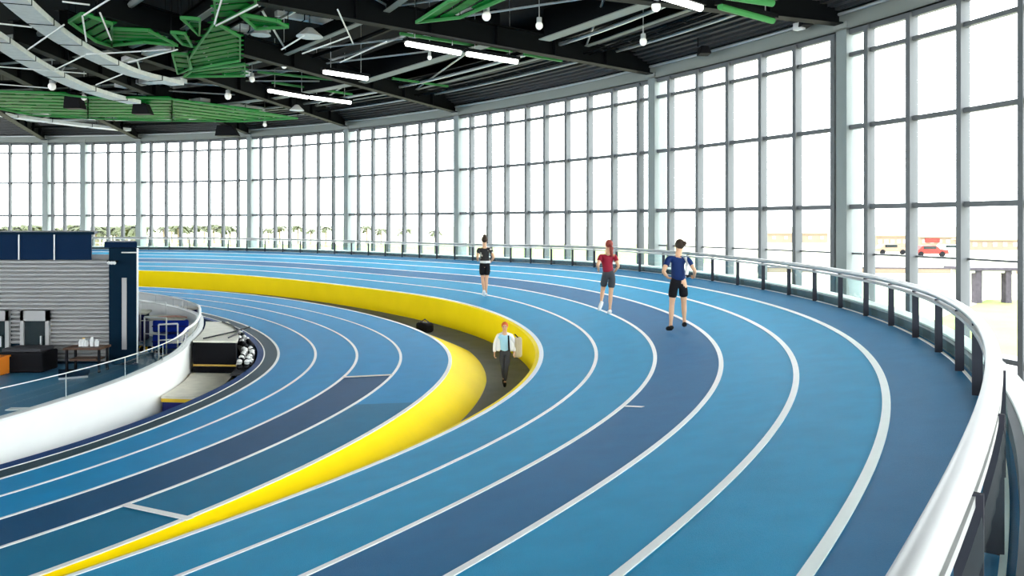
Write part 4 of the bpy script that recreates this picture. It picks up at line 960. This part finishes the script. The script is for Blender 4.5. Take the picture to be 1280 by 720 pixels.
# right-hand outside: low houses, wall, cars, pavilion
for k, (u0, u1, D_, hgt, s) in enumerate(((960, 1035, 150, 2.1, 'leftmost'), (1096, 1135, 120, 2.2, 'middle'), (1150, 1200, 125, 1.9, 'with red sign'), (1212, 1275, 110, 1.8, 'rightmost'))):
    t = thing('low_house', 'pale low house on the horizon through the right windows, ' + s, 'house', ((u0 + u1) / 2 / F * 1, D_, -4.1), 'low houses on the horizon')
    xa, xb = (u0 - 640) / F * D_, (u1 - 640) / F * D_
    t.location = ((xa + xb) / 2, D_, -4.1)
    z0 = -4.1
    MB().box(((xa + xb) / 2, D_ + 2, z0 + hgt / 2 - .2), (xb - xa, 4, hgt - .3)).build('walls', M['house'], t)
    MB().box(((xa + xb) / 2, D_ + 2, z0 + hgt - .3), (xb - xa + .4, 4.6, .2)).build('roof', M['bark'], t)
    for j in range(5):
        MB().box((xa + (xb - xa) * (j + .5) / 5, D_ - .03, z0 + hgt * .45), (.6, .06, .6)).build('window', M['fencem'], t)
    if k == 2: MB().box((xa + (xb - xa) * .3, D_ - .1, z0 + hgt * .55), (2.4, .15, .7)).build('sign', M['roofred'], t)
t = thing('boundary_wall', 'low dark-topped wall outside the right-hand windows', 'wall', (25, 60, -4.12))
MB().bar((20, 62, -4.0), (62, 58, -4.0), .25, .5).build('masonry', M['house'], t); MB().bar((20, 62, -3.7), (62, 58, -3.7), .35, .1).build('coping', M['stone'], t)
def car(u, D_, s, lab, m_):
    x = (u - 640) / F * D_; t = thing('car', lab, 'car', (x, D_, -4.12), 'parked cars outside')
    q = MB(); prof = [(-2.0, .35), (-2.0, .75), (-1.5, .85), (-1.0, 1.3), (.6, 1.3), (1.1, .9), (2.0, .78), (2.05, .35)]
    n = len(prof); q.add([(x + px_, D_ - .8, -4.12 + pz) for px_, pz in prof] + [(x + px_, D_ + .8, -4.12 + pz) for px_, pz in prof], [tuple(range(n)), tuple(range(2 * n - 1, n - 1, -1))] + [(i, (i + 1) % n, n + (i + 1) % n, n + i) for i in range(n)])
    q.build('body', m_, t, bevel=.05)
    MB().box((x - .2, D_ - .81, -3.05), (1.5, .03, .32)).build('side_window', M['doorglass'], t)
    for sx in (-1.25, 1.25):
        MB().tube([(x + sx, D_ - .85, -3.8), (x + sx, D_ - .6, -3.8)], .32, 12).build('wheel', M['black'], t)
car(1160, 90, 1, 'red car parked outside behind the right-hand windows', M['roofred']); car(1112, 96, 1, 'pale car parked outside, left of the red car', M['house']); car(1187, 94, 1, 'white car parked outside, right of the red car', M['white'])
pv = thing('pavilion', 'white pavilion with two grey stone pillars seen through the rightmost window', 'pavilion', (24, 38.5, -4.12))
Dp = 38.5; X = lambda u: (u - 640) / F * Dp
for u in (1221, 1258): MB().box((X(u), Dp, (-4.12 - 2.45) / 2), (.3, .4, 1.67)).build('pillar', M['stone'], pv)
MB().box((X(1239), Dp + .8, -2.40), (X(1272) - X(1206), 2.2, .14)).build('roof_slab', M['stone'], pv)
MB().box((X(1239), Dp + 1.6, (-4.12 - 2.5) / 2), (X(1266) - X(1212), .1, 1.6)).build('rear_wall', M['white'], pv)
MB().box((X(1239), Dp + .0, -2.53), (X(1268) - X(1210), .25, .12)).build('lintel', M['white'], pv)

# ------------------------------------------------------------------ lift everything so the hall floor is at zero
for o in list(SC.objects):
    if o.parent is None: o.location.z += EYE
